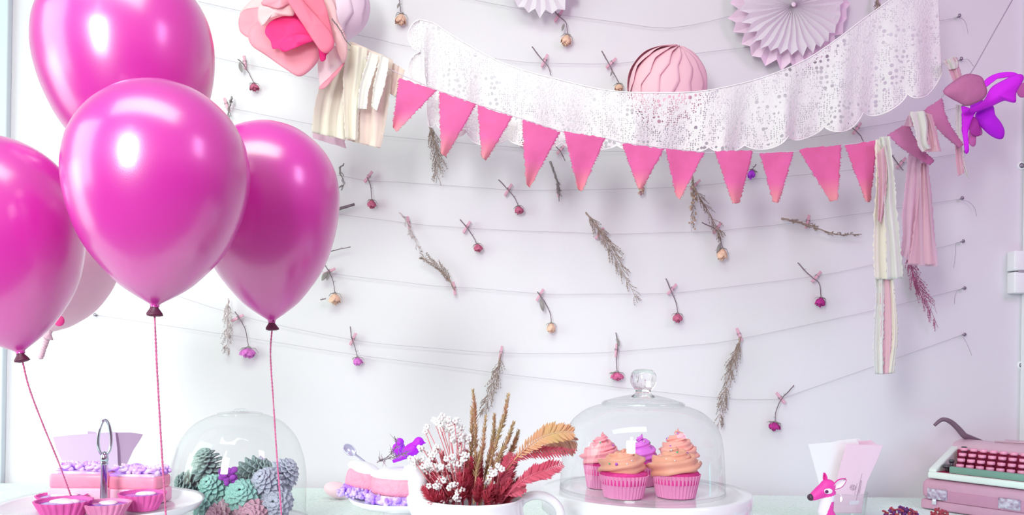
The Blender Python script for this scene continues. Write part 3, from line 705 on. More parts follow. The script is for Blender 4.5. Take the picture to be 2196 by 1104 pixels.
# ------------------------------------------------------------------ fabric strips
M_fab_cream = mat('cream_muslin', (255, 247, 238), 0.9, bump='weave', bscale=330, bstr=0.4, tl=0.3)
M_fab_white = mat('white_muslin', (250, 246, 244), 0.9, bump='weave', bscale=330, bstr=0.4, tl=0.3)
M_fab_peach = mat('peach_muslin', (253, 233, 227), 0.9, bump='weave', bscale=330, bstr=0.4, tl=0.3)
M_fab_pink = mat('pink_muslin', (248, 204, 220), 0.9, bump='weave', bscale=330, bstr=0.4, tl=0.3)
M_fab_sheer = mat('sheer_pink_muslin', (248, 216, 234), 0.9, bump='weave', bscale=330, bstr=0.3, tl=0.4, alpha=0.75)
def strip(mb, left, right, Y, amp=0.004, waves=2.0, seed=0, rag=1.4, nv=50, nu=14, lean=0.0):
    rn = random.Random(seed); jl = [rn.uniform(-rag, rag) for _ in range(nv + 1)]; jr = [rn.uniform(-rag, rag) for _ in range(nv + 1)]
    l = smooth_path([Vector((a, b, 0)) for a, b in left], 6); r = smooth_path([Vector((a, b, 0)) for a, b in right], 6)
    def fn(u, v):
        a = ease(l, v); b = ease(r, v); k = int(round(v * nv)); q = a.lerp(b, u)
        x = q.x + (jl[k] if u == 0 else jr[k] if u == 1 else 0)
        d = amp * math.sin(2 * PI * waves * u + seed + 1.2 * math.sin(2.2 * v + seed)) + 0.35 * amp * math.sin(2 * PI * 2.7 * waves * u + 2 * v)
        return P(x, q.y + rn.uniform(-0.6, 0.6) * (v in (0, 1)), Y - d + lean * v)
    mb.grid(fn, nu, nv); return mb
def strip_thing(desc, parts_, dy=0.0, group='torn fabric strips tied to the bunting', name='fabric_tassel', cat='fabric'):
    parts_ = [tuple(list(pr[:3]) + [pr[3] + dy] + list(pr[4:])) for pr in parts_]
    q = parts_[0][1][0]; t = thing(name, desc, cat, P(q[0], q[1], parts_[0][3]), group)
    for k, pr in enumerate(parts_):
        m, l, r, Y = pr[:4]; kw = pr[4] if len(pr) > 4 else {}
        mb = MB(); strip(mb, l, r, Y, seed=kw.get('seed', k), amp=kw.get('amp', 0.004), waves=kw.get('waves', 1.6), rag=kw.get('rag', 1.4))
        part('fabric_strip', mb, m, t, solid=0.0006)
    return t
strip_thing('thick cream and peach muslin tassel beneath the giant paper rose', [
 (M_fab_cream, [(726, 84), (712, 120), (694, 160), (676, 220), (668, 284)], [(768, 96), (762, 140), (752, 200), (742, 260), (742, 300)], 1.690, dict(amp=0.007, waves=2.4)),
 (M_fab_peach, [(752, 88), (742, 140), (736, 200), (738, 250), (742, 300)], [(842, 128), (838, 180), (832, 230), (824, 280), (816, 318)], 1.675, dict(amp=0.006, waves=2.6)),
 (M_fab_cream, [(742, 92), (738, 130), (736, 190), (737, 240), (740, 296)], [(788, 106), (784, 150), (776, 200), (770, 250), (768, 302)], 1.660, dict(amp=0.006, waves=1.4)),
 (M_fab_white, [(792, 112), (784, 140), (772, 180), (766, 234)], [(812, 118), (806, 146), (792, 190), (786, 234)], 1.650, dict(amp=0.003, waves=0.8)),
 (M_fab_white, [(816, 118), (808, 150), (800, 190), (797, 230)], [(834, 126), (830, 160), (820, 200), (809, 238)], 1.650, dict(amp=0.003, waves=0.8)),
 (M_fab_peach, [(836, 130), (838, 160), (836, 200)], [(868, 150), (860, 180), (848, 208)], 1.690, dict(amp=0.003)),
])
strip_thing('sheer pale lace scrap hanging behind the cream tassel, touching the right balloon', [
 (M_fab_sheer, [(690, 190), (676, 240), (670, 296)], [(730, 190), (728, 240), (742, 318)], 1.74, dict(amp=0.004))])
strip_thing('long cream, white and pink strips hanging far down right of the last upright pennant', [
 (M_fab_cream, [(1876, 300), (1878, 380), (1874, 460), (1873, 540), (1876, 598)], [(1902, 296), (1906, 380), (1902, 460), (1900, 540), (1902, 599)], 1.690, dict(amp=0.004, waves=1.0, rag=2.2)),
 (M_fab_pink, [(1880, 330), (1884, 380), (1884, 430), (1882, 470)], [(1900, 310), (1902, 380), (1898, 430), (1890, 480)], 1.680, dict(amp=0.003)),
 (M_fab_white, [(1884, 294), (1896, 360), (1896, 440), (1900, 520), (1902, 599)], [(1908, 292), (1918, 380), (1922, 440), (1930, 520), (1937, 597)], 1.684, dict(amp=0.005, waves=1.8, rag=2.2)),
 (M_fab_white, [(1877, 590), (1878, 640), (1873, 720), (1875, 801)], [(1898, 590), (1896, 660), (1894, 730), (1894, 803)], 1.700, dict(amp=0.004, waves=1.2, rag=2.6)),
 (M_fab_pink, [(1890, 596), (1888, 660), (1890, 730), (1892, 802)], [(1912, 596), (1918, 660), (1920, 720), (1914, 801)], 1.698, dict(amp=0.004, waves=1.2, rag=2.0)),
 (M_fab_cream, [(1906, 596), (1910, 660), (1912, 730), (1904, 800)], [(1916, 598), (1922, 660), (1925, 720), (1917, 800)], 1.694, dict(amp=0.003, waves=0.8, rag=2.0)),
], dy=-0.05)
strip_thing('wide sheer pink strip hanging in front of the red-purple sprig', [
 (M_fab_sheer, [(1948, 330), (1940, 400), (1934, 460), (1936, 500), (1930, 545)], [(1968, 336), (1964, 400), (1962, 460), (1958, 520), (1950, 560)], 1.735, dict(amp=0.003)),
 (M_fab_sheer, [(1962, 330), (1958, 400), (1952, 480), (1946, 568)], [(1990, 352), (1998, 420), (2004, 500), (2012, 572)], 1.725, dict(amp=0.005, waves=2.2)),
 (M_fab_pink, [(1976, 350), (1968, 430), (1958, 500), (1948, 566)], [(1986, 352), (1994, 420), (2001, 500), (2008, 568)], 1.722, dict(amp=0.004, waves=1.4)),
], dy=-0.035)
strip_thing('bunched white and pink strip between the two drooping mauve pennants', [
 (M_fab_white, [(1950, 240), (1962, 280), (1968, 310), (1978, 326)], [(1984, 238), (1990, 270), (1990, 300), (1996, 318)], 1.680, dict(amp=0.005, waves=1.4)),
 (M_fab_sheer, [(1946, 250), (1942, 262), (1938, 270)], [(1956, 240), (1960, 260), (1962, 272)], 1.690),
 (M_fab_pink, [(1980, 240), (1988, 280), (1990, 310), (1982, 326)], [(1998, 246), (2008, 280), (2014, 310), (2019, 324)], 1.685, dict(amp=0.005, waves=1.4)),
], dy=-0.045)
strip_thing('narrow pink ribbon dangling below the purple paper flower', [
 (M_fab_white, [(2050, 224), (2050, 280), (2056, 330), (2072, 376)], [(2062, 226), (2062, 290), (2068, 340), (2078, 384)], 1.735, dict(amp=0.002)),
 (M_fab_pink, [(2048, 300), (2050, 340), (2054, 378)], [(2060, 300), (2066, 340), (2068, 370)], 1.732, dict(amp=0.002)),
], dy=-0.035)
strip_thing('short pink strip sticking up beside the right end of the lace', [
 (M_fab_pink, [(2026, 128), (2034, 150), (2046, 178)], [(2052, 122), (2058, 148), (2064, 170)], 1.745, dict(amp=0.003)),
 (M_fab_white, [(2022, 132), (2030, 142), (2034, 150)], [(2046, 120), (2054, 132), (2054, 146)], 1.740, dict(amp=0.003)),
], dy=-0.035)

# ------------------------------------------------------------------ honeycomb balls and pleated rosettes
M_tissue = mat('pink_tissue_paper', (255, 206, 222), 0.8, tl=0.2)
M_tissuel = mat('lilac_tissue_paper', (250, 224, 244), 0.8, tl=0.2)
M_tissuew = mat('white_tissue_paper', (246, 238, 246), 0.8, tl=0.4)
def honeycomb(desc, c, Rp, Y, m, axis=(0.35, 0.3, 1), N=15, lobes=4.0, flat=0.8):
    C0 = P(c[0], c[1], Y); r = S(Rp, Y)
    M = Matrix.Diagonal((1, flat, 1)) @ Vector((0, 0, 1)).rotation_difference(Vector(axis).normalized()).to_matrix()
    t = thing('honeycomb_ball', desc, 'paper ball', C0, 'tissue paper balls on the wall')
    mb = MB()
    for i in range(N):
        a0 = 2 * PI * i / N + 0.3
        def fn(u, v, a0=a0, i=i):      # one cupped flap: rooted deep, its free edge proud of the next flap
            th = PI * (0.03 + 0.94 * u); w = 2 * PI / N
            tri = abs(((u * lobes + 0.5 * (i % 2)) % 1.0) * 2 - 1)
            a = a0 + w * (1.62 + 0.30 * tri) * v
            rad = r * (0.88 + 0.12 * v ** 0.6 + 0.018 * math.sin(9 * u + i))
            return C0 + M @ Vector((rad * math.sin(th) * math.cos(a), rad * math.sin(th) * math.sin(a), rad * math.cos(th)))
        mb.grid(fn, 48, 8)
    part('tissue_flaps', mb, m, t, solid=0.0002)
    mb = MB(); mb.ball(C0, r * 0.875, 24, M=M); part('core', mb, m, t)
    return t
honeycomb('pink honeycomb tissue ball half hidden behind the middle of the lace', (1430, 184), 86, YW - 0.098, M_tissue, axis=(0.25, -0.5, 1))
honeycomb('pale lilac honeycomb tissue ball behind the giant paper rose', (716, 14), 76, YW - 0.12, M_tissuel, axis=(0.25, -0.3, 1), N=12)
def rosette(desc, c, Rp, Y, m, m2, n=30, R2=None, jag=0.06):
    C0 = P(c[0], c[1], Y); r = S(Rp, Y)
    t = thing('pleated_rosette', desc, 'paper rosette', C0, 'pleated paper rosettes on the wall')
    for lay, (rr, mm, nn, yo) in enumerate(((r, m, n, 0.0), (S(R2 or Rp, Y), m2, int(n * 0.8), 0.022))):
        if lay and not R2: break
        mb = MB(); K = nn * 2; rn = random.Random(5 + lay)
        rad = [1 + (jag * 0.5 if k % 2 else -jag * 0.5) + rn.uniform(-jag, jag) * 0.5 for k in range(K)]
        b = 0; J = 9
        for k in range(K):
            for j in range(J + 1):
                v = j / J; q = rr * (0.04 + 0.96 * v) * (1 + (rad[k] - 1) * v ** 3)
                a = 2 * PI * k / K + 0.022 * math.sin(9 * v + k * 0.5) * v
                dep = (0.5 if k % 2 else -0.5) * rr * 0.085 * (0.45 + 0.55 * v)
                mb.v.append(C0 + Vector((q * math.cos(a), yo + dep, q * math.sin(a))))
        for k in range(K):
            for j in range(J):
                p = k * (J + 1) + j; p2 = ((k + 1) % K) * (J + 1) + j
                mb.f.append([p, p + 1, p2 + 1, p2]); mb.m.append(0)
        part('pleated_disc', mb, mm, t, smooth=False, solid=0.0003)
    mb = MB(); mb.ball(C0 + Vector((0, -0.006, 0)), (r * 0.05, 0.003, r * 0.05), 10); part('centre_button', mb, m2, t)
    return t
rosette('large lilac-grey pleated rosette at the top right, above the lace', (1700, 12), 104, YW - 0.05, M_tissuew, M_tissuel, n=30, R2=124, jag=0.10)
rosette('white pleated rosette cut by the top edge, above the middle of the wall', (1160, -46), 76, YW - 0.05, M_tissuew, M_tissuew, n=18, jag=0.12)

# ------------------------------------------------------------------ giant paper rose
PC = {
 'pale': mat('rose_paper_pale', (250, 208, 216), 0.75, tl=0.3), 'pink': mat('rose_paper_pink', (248, 166, 188), 0.75, tl=0.25),
 'coral': mat('rose_paper_coral', (246, 130, 162), 0.75, tl=0.25), 'hot': mat('rose_paper_hot_pink', (255, 52, 140), 0.7, tl=0.2),
 'deep': mat('rose_paper_deep_pink', (226, 24, 122), 0.7, tl=0.15), 'white': mat('rose_paper_white', (252, 232, 240), 0.75, tl=0.3),
 'lilac': mat('rose_paper_lilac', (244, 204, 226), 0.75, tl=0.3)}
t = thing('paper_rose', 'giant pink paper rose with hot pink heart at the upper left, beside the balloons', 'paper flower', P(640, 60, 1.63))
PETALS = [
 ('white', [(684, 120), (712, 96), (728, 112), (738, 134), (718, 160), (690, 188), (683, 165)], 1.640, 0.004),
 ('pink', [(684, 187), (710, 162), (738, 134), (732, 148), (704, 182), (690, 191)], 1.634, 0.002),
 ('pale', [(514, 30), (540, 0), (575, -26), (640, -34), (700, -24), (722, 20), (690, 60), (620, 70), (560, 64), (528, 52)], 1.632, 0.006),
 ('pale', [(690, -24), (716, 4), (724, 42), (740, 74), (745, 104), (742, 128), (735, 134), (725, 114), (714, 76), (700, 30)], 1.624, 0.004),
 ('pink', [(513, 60), (512, 42), (522, 22), (552, 16), (600, 14), (610, 50), (570, 66), (540, 72), (531, 80), (517, 70)], 1.618, 0.004),
 ('pink', [(532, 78), (538, 58), (566, 44), (620, 44), (670, 76), (682, 96), (684, 126), (668, 148), (650, 162), (636, 163), (618, 152), (600, 140), (575, 122), (560, 112), (540, 98)], 1.606, 0.006),
 ('coral', [(644, -18), (680, -22), (698, 12), (708, 50), (717, 92), (700, 76), (680, 50), (660, 24)], 1.600, 0.004),
 ('deep', [(680, 82), (700, 92), (712, 104), (700, 118), (698, 128), (688, 131), (684, 112)], 1.594, 0.002),
 ('deep', [(620, 34), (640, 22), (668, 44), (694, 84), (684, 98), (660, 78), (634, 60)], 1.590, -0.004),
 ('hot', [(568, 70), (576, 50), (596, 38), (622, 34), (642, 46), (660, 66), (674, 86), (650, 94), (625, 104), (608, 111), (596, 104), (584, 104), (580, 88)], 1.582, -0.005),
 ('pale', [(553, 34), (556, 12), (570, 0), (600, -6), (620, 6), (630, 24), (628, 34), (600, 34), (574, 42), (564, 56), (556, 48)], 1.572, 0.004),
 ('pink', [(560, 6), (590, -20), (632, -22), (640, -6), (618, 10), (596, 18), (576, 14)], 1.564, 0.004),
 ('hot', [(600, 100), (616, 80), (640, 72), (664, 74), (676, 84), (650, 96), (625, 106), (610, 111)], 1.576, 0.003),
 ('coral', [(612, -10), (636, -14), (656, 8), (690, 46), (712, 74), (717, 96), (706, 112), (692, 112), (678, 96), (652, 56), (628, 20)], 1.556, 0.006)]
for cn, ol, Y, bl in PETALS:
    part('petal', blob_patch(ol, Y, bl, wav=0.003, wk=3), PC[cn], t, solid=0.0009)
mb = MB(); mb.ball(P(640, 60, 1.642), (0.04, 0.02, 0.04), 12); part('flower_base', mb, PC['deep'], t)
mb = MB(); mb.tube([P(640, 60, 1.64), P(645, 58, YW)], 0.003, 6); part('support_wire', mb, M_metal, t)
rose('thin brown stem between the giant paper rose and the cream tassel', [(712, 40), (728, 62), (740, 84), (752, 98)], None, 0, 0, '', nohead=True, group=G2, off=0.318)

# ------------------------------------------------------------------ purple paper flower at the right
VC = {'v': mat('violet_paper', (234, 34, 255), 0.7, tl=0.12), 'd': mat('dark_violet_paper', (204, 16, 244), 0.7, tl=0.1), 'm': mat('magenta_paper', (205, 70, 190), 0.6, tl=0.25), 'p': mat('orchid_pink_paper', (222, 120, 196), 0.7, tl=0.25)}
t = thing('paper_flower', 'vivid violet paper flower with long petals at the right end of the bunting', 'paper flower', P(2100, 230, 1.72))
VP = [
 ('p', [(2180, 192), (2192, 178), (2206, 180), (2206, 200), (2194, 209), (2184, 206)], 1.745, 0.004),
 ('v', [(2104, 188), (2110, 174), (2126, 162), (2150, 155), (2174, 155), (2186, 162), (2172, 160), (2150, 160), (2130, 167), (2116, 180), (2108, 192)], 1.735, 0.002),
 ('d', [(2092, 244), (2108, 232), (2129, 226), (2134, 246), (2146, 262), (2154, 280), (2151, 296), (2140, 298), (2122, 289), (2104, 272), (2094, 258)], 1.730, 0.012),
 ('p', [(2084, 262), (2096, 258), (2106, 280), (2104, 290), (2094, 290), (2092, 310), (2084, 314), (2076, 300)], 1.735, 0.006),
 ('m', [(2078, 262), (2088, 250), (2098, 262), (2102, 288), (2092, 292), (2080, 284)], 1.725, 0.006),
 ('v', [(2062, 228), (2080, 232), (2094, 236), (2086, 250), (2080, 268), (2075, 292), (2078, 322), (2070, 329), (2066, 300), (2061, 270), (2060, 246)], 1.718, 0.006),
 ('v', [(2076, 236), (2096, 226), (2112, 212), (2120, 196), (2130, 184), (2152, 172), (2176, 160), (2192, 160), (2195, 170), (2186, 186), (2179, 200), (2178, 219), (2164, 218), (2152, 216), (2128, 227), (2104, 236), (2084, 242)], 1.706, 0.014)]
for cn, ol, Y, bl in VP: part('petal', blob_patch(ol, Y, bl, wav=0.002, wk=2, n=3), VC[cn], t, solid=0.0009)
mb = MB(); mb.ball(P(2096, 226, 1.722), (0.014, 0.012, 0.014), 12); part('flower_base', mb, VC['d'], t)
mb = MB(); mb.tube([P(2096, 226, 1.722), P(2098, 224, YW)], 0.0025, 6); part('support_wire', mb, M_metal, t)

# ------------------------------------------------------------------ fittings on the wall at the right
t = thing('wall_box', 'small white box of two stacked halves on the wall at the right edge', 'wall fitting', P(2183, 590, YW))
for a, b in ((539, 581), (584, 629)):
    c = P(2182, (a + b) / 2, YW - 0.015); mb = MB(); mb.box(c, (S(30, YW), 0.03, S(b - a, YW)), bev=0.003); part('cover', mb, M_white, t)
mb = MB(); mb.tube([P(2184, 582, YW - 0.031), P(2200, 582, YW - 0.031)], 0.0016, 6); part('joint_bead', mb, M_thread, t)
for (x, y, d_) in ((2191, 355, 'upper dark screw on the white trim at the right edge'), (2191, 783, 'lower dark screw on the white trim at the right edge')):
    c = P(x, y, YW - 0.001); t = thing('screw', d_, 'screw', c, 'screws at the right edge')
    mb = MB(); mb.lathe(c, [(0.0001, -0.003), (0.004, -0.003), (0.006, 0.0), (0.006, 0.002)], 14, M=Matrix.Rotation(-PI / 2, 3, 'X')); part('head', mb, M_metal, t)
    mb = MB(); mb.lathe(c, [(0.0061, -0.0008), (0.010, -0.0008), (0.010, 0.0015)], 16, M=Matrix.Rotation(-PI / 2, 3, 'X')); part('washer', mb, M_white, t)
# ------------------------------------------------------------------ cake stand, dome, cupcakes
M_porc = mat('white_porcelain', (238, 238, 246), 0.18, coat=0.5)
M_glass = thin_glass('thin_clear_glass', (0.975, 0.985, 0.985), 1.3)
M_glassk = mat('solid_clear_glass', (255, 255, 255), 0.02, trans=1.0)
M_glassk.node_tree.nodes['Principled BSDF'].inputs['IOR'].default_value = 1.45
CS = P(1384, 1052, 1.205); 
plate_z = CS.z
R_pl = S(222, 1.205)
t = thing('cake_stand', 'white porcelain cake stand under the glass dome', 'cake stand', (CS.x, CS.y, TZ))
mb = MB(); mb.lathe((CS.x, CS.y, 0), [(0.0005, plate_z), (R_pl * 0.9, plate_z), (R_pl * 0.985, plate_z + 0.002), (R_pl, plate_z + 0.0005), (R_pl, plate_z - 0.026), (R_pl * 0.985, plate_z - 0.028), (R_pl * 0.97, plate_z - 0.010), (0.03, plate_z - 0.008), (0.0005, plate_z - 0.008)], 80)
part('plate', mb, M_porc, t)
mb = MB(); mb.lathe((CS.x, CS.y, 0), [(0.03, plate_z - 0.007), (0.022, plate_z - 0.03), (0.02, plate_z - 0.05), (0.03, TZ + 0.03), (0.07, TZ + 0.01), (0.08, TZ + 0.0002), (0.001, TZ + 0.0002)], 48)
part('pedestal', mb, M_porc, t)
R_d = S(175, 1.205); H_d = S(192, 1.205)
DX, DY = P(1376, 1052, 1.205).x, CS.y
t = thing('glass_dome', 'clear glass dome with a round knob covering the cupcakes', 'cake dome', (DX, DY, plate_z))
zb = plate_z + 0.0006
prof = [(R_d, 0), (R_d * 1.0, 0.008), (R_d * 0.985, 0.3 * H_d), (R_d * 0.965, 0.52 * H_d), (R_d * 0.92, 0.68 * H_d), (R_d * 0.83, 0.80 * H_d), (R_d * 0.70, 0.89 * H_d), (R_d * 0.58, 0.935 * H_d), (R_d * 0.50, 0.955 * H_d), (R_d * 0.47, 0.985 * H_d), (R_d * 0.36, 1.02 * H_d), (R_d * 0.2, 1.055 * H_d), (R_d * 0.10, 1.075 * H_d)]
pp = smooth_path([Vector((a, b, 0)) for a, b in prof], 4)
mb = MB(); mb.lathe((DX, DY, zb), [(q.x, q.y) for q in pp], 96); part('dome_wall', mb, M_glass, t)
mb = MB(); mb.lathe((DX, DY, zb), [(R_d * 0.996, 0.0), (R_d * 1.004, 0.0), (R_d * 1.006, 0.003), (R_d * 0.998, 0.005), (R_d * 0.992, 0.003), (R_d * 0.996, 0)], 96); part('rim', mb, M_glass, t)
kz = zb + 1.06 * H_d; kr = S(28, 1.205)
kp = [(0.001, -0.003), (kr * 0.9, -0.003), (kr * 0.62, 0.003), (kr * 0.58, 0.006), (kr * 0.75, 0.010), (kr * 0.97, 0.017), (kr * 1.0, 0.024), (kr * 0.93, 0.031), (kr * 0.72, 0.036), (kr * 0.45, 0.0375), (kr * 0.3, 0.037), (0.0005, 0.0365)]
pp = smooth_path([Vector((a, b, 0)) for a, b in kp], 3)
mb = MB(); mb.lathe((DX, DY, kz), [(max(q.x, 0.0003), q.y) for q in pp], 40); part('knob', mb, M_glassk, t)
# stepped lens-like collar under the knob
mb = MB(); mb.lathe((DX, DY, zb), [(R_d * 0.5, 0.957 * H_d), (R_d * 0.51, 0.968 * H_d), (R_d * 0.48, 0.99 * H_d), (R_d * 0.44, 0.985 * H_d), (R_d * 0.5, 0.957 * H_d)], 80); part('collar', mb, M_glass, t)

M_case = mat('pink_paper_case', (255, 168, 220), 0.7, tl=0.25)
M_cased = mat('deep_pink_sponge', (236, 60, 160), 0.85, bump='noise', bscale=500, bstr=0.6, vary=0.2, vscale=200)
ICE = {'salmon': mat('salmon_frosting', (238, 168, 146), 0.45, sub=0.0), 'peach': mat('peach_frosting', (252, 178, 168), 0.45), 'rose': mat('rose_frosting', (250, 160, 176), 0.45), 'violet': mat('orchid_frosting', (232, 120, 236), 0.45), 'white': mat('white_frosting', (250, 240, 246), 0.5)}
M_pearl = mat('pearl_sugar', (235, 225, 225), 0.2, metal=0.5); M_mintp = mat('green_sprinkle', (96, 190, 140), 0.5); M_purp = mat('purple_sprinkle', (176, 80, 220), 0.5)
def cupcake(desc, c, rt, rb, h, ice, fr_r, fr_h, turns=2.6, sprinkles=0, seed=1, lobes=6):
    c = Vector(c); t = thing('cupcake', desc, 'cupcake', c, 'cupcakes under the glass dome')
    mb = MB(); N = 144
    def pleat(i, k, a): return 1 + (0.028 if (k // 2) % 2 else -0.028) * (0.5 + 0.5 * i / 6)
    mb.lathe(c, [(0.001, 0.0004), (rb * 0.96, 0.0004), (rb, 0.001), (rb + (rt - rb) * 0.35, h * 0.35), (rb + (rt - rb) * 0.7, h * 0.7), (rt, h * 0.98), (rt * 1.015, h * 1.0)], N, mod=lambda i, k, a: 1 if i < 2 else pleat(i, k, a))
    part('paper_case', mb, M_case, t, smooth=False)
    mb = MB(); mb.lathe(c, [(rt * 0.93, h * 0.6), (rt * 0.955, h * 0.96), (rt * 0.97, h * 1.02), (rt * 0.93, h * 1.1), (rt * 0.75, h * 1.17), (rt * 0.4, h * 1.2), (0.001, h * 1.21)], 48); part('sponge', mb, M_cased, t)
    mb = MB(); rn = random.Random(seed); ph = rn.uniform(0, 6)
    steps = int(turns * 40); pts = []; rad = []
    for i in range(steps + 1):
        u = i / steps
        r = (fr_r - fr_r * 0.34) * (1 - u) ** 0.75
        a = ph + 2 * PI * turns * u
        pts.append(c + Vector((r * math.cos(a), r * math.sin(a), h * 1.13 + fr_h * 0.14 + fr_h * 0.80 * u ** 1.1)))
        rad.append(fr_r * (0.36 * (1 - u) ** 0.8 + 0.07) * (1 + 0.06 * math.sin(i * 0.9)))
    # star nozzle tube with twist
    b = len(mb.v); n = lobes * 4; up = None
    for i, p in enumerate(pts):
        d = (pts[min(i + 1, steps)] - pts[max(i - 1, 0)]).normalized()
        u3 = Vector((0, 0, 1)); sd = d.cross(u3).normalized(); u2 = sd.cross(d)
        for k in range(n):
            a = 2 * PI * k / n + i * 0.055
            q = rad[i] * (1 + 0.26 * math.cos(lobes * 2 * PI * k / n))
            mb.v.append(p + (sd * math.cos(a) + u2 * math.sin(a) * 0.9) * q)
    for i in range(steps):
        for k in range(n):
            mb.f.append([b + i * n + k, b + i * n + (k + 1) % n, b + (i + 1) * n + (k + 1) % n, b + (i + 1) * n + k]); mb.m.append(0)
    mb.f.append([b + k for k in range(n)][::-1]); mb.m.append(0)
    e_ = b + steps * n; tip = len(mb.v); mb.v.append(pts[-1] + Vector((0.0006, 0, fr_h * 0.12)))
    for k in range(n): mb.f.append([e_ + k, e_ + (k + 1) % n, tip]); mb.m.append(0)
    mb.lathe(c, [(rt * 0.7, h * 1.12), (fr_r * 0.66, h * 1.13 + fr_h * 0.2), (fr_r * 0.4, h * 1.13 + fr_h * 0.5), (fr_r * 0.1, h * 1.13 + fr_h * 0.8)], 20)
    part('frosting', mb, ICE[ice], t)
    for k in range(sprinkles):
        u = rn.uniform(0.12, 0.95); i = int(u * steps); 
        v = pts[i] - c; out = Vector((v.x, v.y, 0)); 
        if out.length < 1e-5: out = Vector((0, -1, 0))
        out.normalize()
        if out.y > 0.3: out.y *= -1
        base = c + Vector((out.x, out.y, 0)) * (Vector((v.x, v.y, 0)).length + rad[i] * 0.92) + Vector((0, 0, v.z + rad[i] * 0.35))
        mb = MB(); mb.ball(base, rn.choice((0.0016, 0.002, 0.0013)), 8); part('sprinkle', mb, rn.choice((M_pearl, M_pearl, M_mintp, M_purp)), t)
    return t
def on_plate(px, py, z): 
    q = onz(px, py, z); return (q.x, q.y, z)
pz = plate_z + 0.0004
q = on_plate(1337, 1066, pz)
s1 = q[1] / F_PX
cupcake('front left cupcake under the dome, with flat salmon frosting and sprinkles', q, 52 * s1, 41 * s1, 50 * s1, 'salmon', 54 * s1, 46 * s1, 2.2, 9, 4)
q = on_plate(1449, 1065, pz); s1 = q[1] / F_PX
cupcake('front right cupcake under the dome, with wide salmon frosting and pearls', q, 51 * s1, 41 * s1, 50 * s1, 'salmon', 55 * s1, 48 * s1, 2.2, 8, 9)
q = on_plate(1290, 1045, pz); s1 = q[1] / F_PX
cupcake('left cupcake under the dome, with tall rose frosting', q, 39 * s1, 31 * s1, 50 * s1, 'rose', 41 * s1, 60 * s1, 2.8, 3, 12)
q = on_plate(1374, 1040, pz); s1 = q[1] / F_PX
cupcake('rear middle cupcake under the dome, with bright orchid frosting', q, 38 * s1, 30 * s1, 44 * s1, 'violet', 38 * s1, 58 * s1, 2.6, 3, 21)
q = on_plate(1452, 1043, pz); s1 = q[1] / F_PX
cupcake('rear right cupcake under the dome, with tall peach frosting', q, 43 * s1, 34 * s1, 50 * s1, 'peach', 43 * s1, 66 * s1, 3.0, 6, 33)

# ------------------------------------------------------------------ flower pot
YP = 1.04
PCn = P(1012, 1066, YP); PR = S(110, YP)
t = thing('teapot_planter', 'white teapot used as a vase for the red dried flowers', 'teapot', (PCn.x, PCn.y, TZ + 0.0002))
rz = PCn.z
hh = rz - TZ
mb = MB(); mb.lathe((PCn.x, PCn.y, TZ), [(0.001, 0.0004), (PR * 0.7, 0.0004), (PR * 0.9, hh * 0.15), (PR * 1.08, hh * 0.42), (PR * 1.10, hh * 0.62), (PR * 1.02, hh * 0.85), (PR * 0.985, hh * 0.94), (PR * 1.0, hh), (PR * 0.97, hh + 0.0015), (PR * 0.94, hh), (PR * 0.93, hh * 0.9), (PR * 1.0, hh * 0.6), (PR * 0.7, hh * 0.55), (0.001, hh * 0.55)], 72)
part('pot_body', mb, M_porc, t, subsurf=1)
mb = MB()
sp_ = smooth_path([P(948, 1140, YP), P(918, 1110, YP), P(900, 1080, YP), P(897, 1050, YP), P(893, 1025, YP), P(880, 1010, YP), P(866, 1006, YP)], 6)
mb.tube(sp_, [S(34, YP)] * 8 + [S(26, YP)] * 8 + [S(21, YP)] * 8 + [S(19, YP)] * 6 + [S(13, YP)] * 4 + [S(8, YP)] * (len(sp_) - 34), 20)
part('spout', mb, M_porc, t)
mb = MB()
hp = smooth_path([P(1106, 1100, YP), P(1118, 1074, YP), P(1142, 1062, YP), P(1168, 1064, YP), P(1190, 1078, YP), P(1202, 1100, YP), P(1196, 1130, YP), P(1170, 1160, YP), P(1128, 1172, YP)], 6)
mb.tube(hp, 0.0058, 12); part('handle', mb, M_porc, t)
# flowers in the teapot
M_redfol = mat('crimson_foliage', (232, 92, 120), 0.85, vary=0.35, vscale=80, tl=0.25)
M_redfol2 = mat('rose_red_foliage', (240, 136, 150), 0.85, vary=0.3, vscale=80, tl=0.25)
M_tan = mat('tan_spike', (212, 192, 146), 0.9, c2=(220, 164, 136), vscale=60, tl=0.2)
M_fern_tan = mat('tan_fern', (230, 192, 138), 0.8, c2=(238, 176, 146), vscale=24, tl=0.35)
M_fern_red = mat('red_fern', (230, 112, 140), 0.8, c2=(216, 80, 112), vscale=24, tl=0.3)
M_fern_pale = mat('pale_fern', (226, 176, 160), 0.8, vary=0.15, vscale=24, tl=0.4)
M_wpet = mat('white_petals', (252, 250, 252), 0.8, tl=0.2)
M_pinkbud = mat('pink_bud', (212, 140, 150), 0.85)
ROOT = Vector((PCn.x, PCn.y, TZ + hh * 0.56))
def rootp(px): 
    return P(px, 1095, YP) + Vector((0, random.uniform(-0.02, 0.03), -0.012))
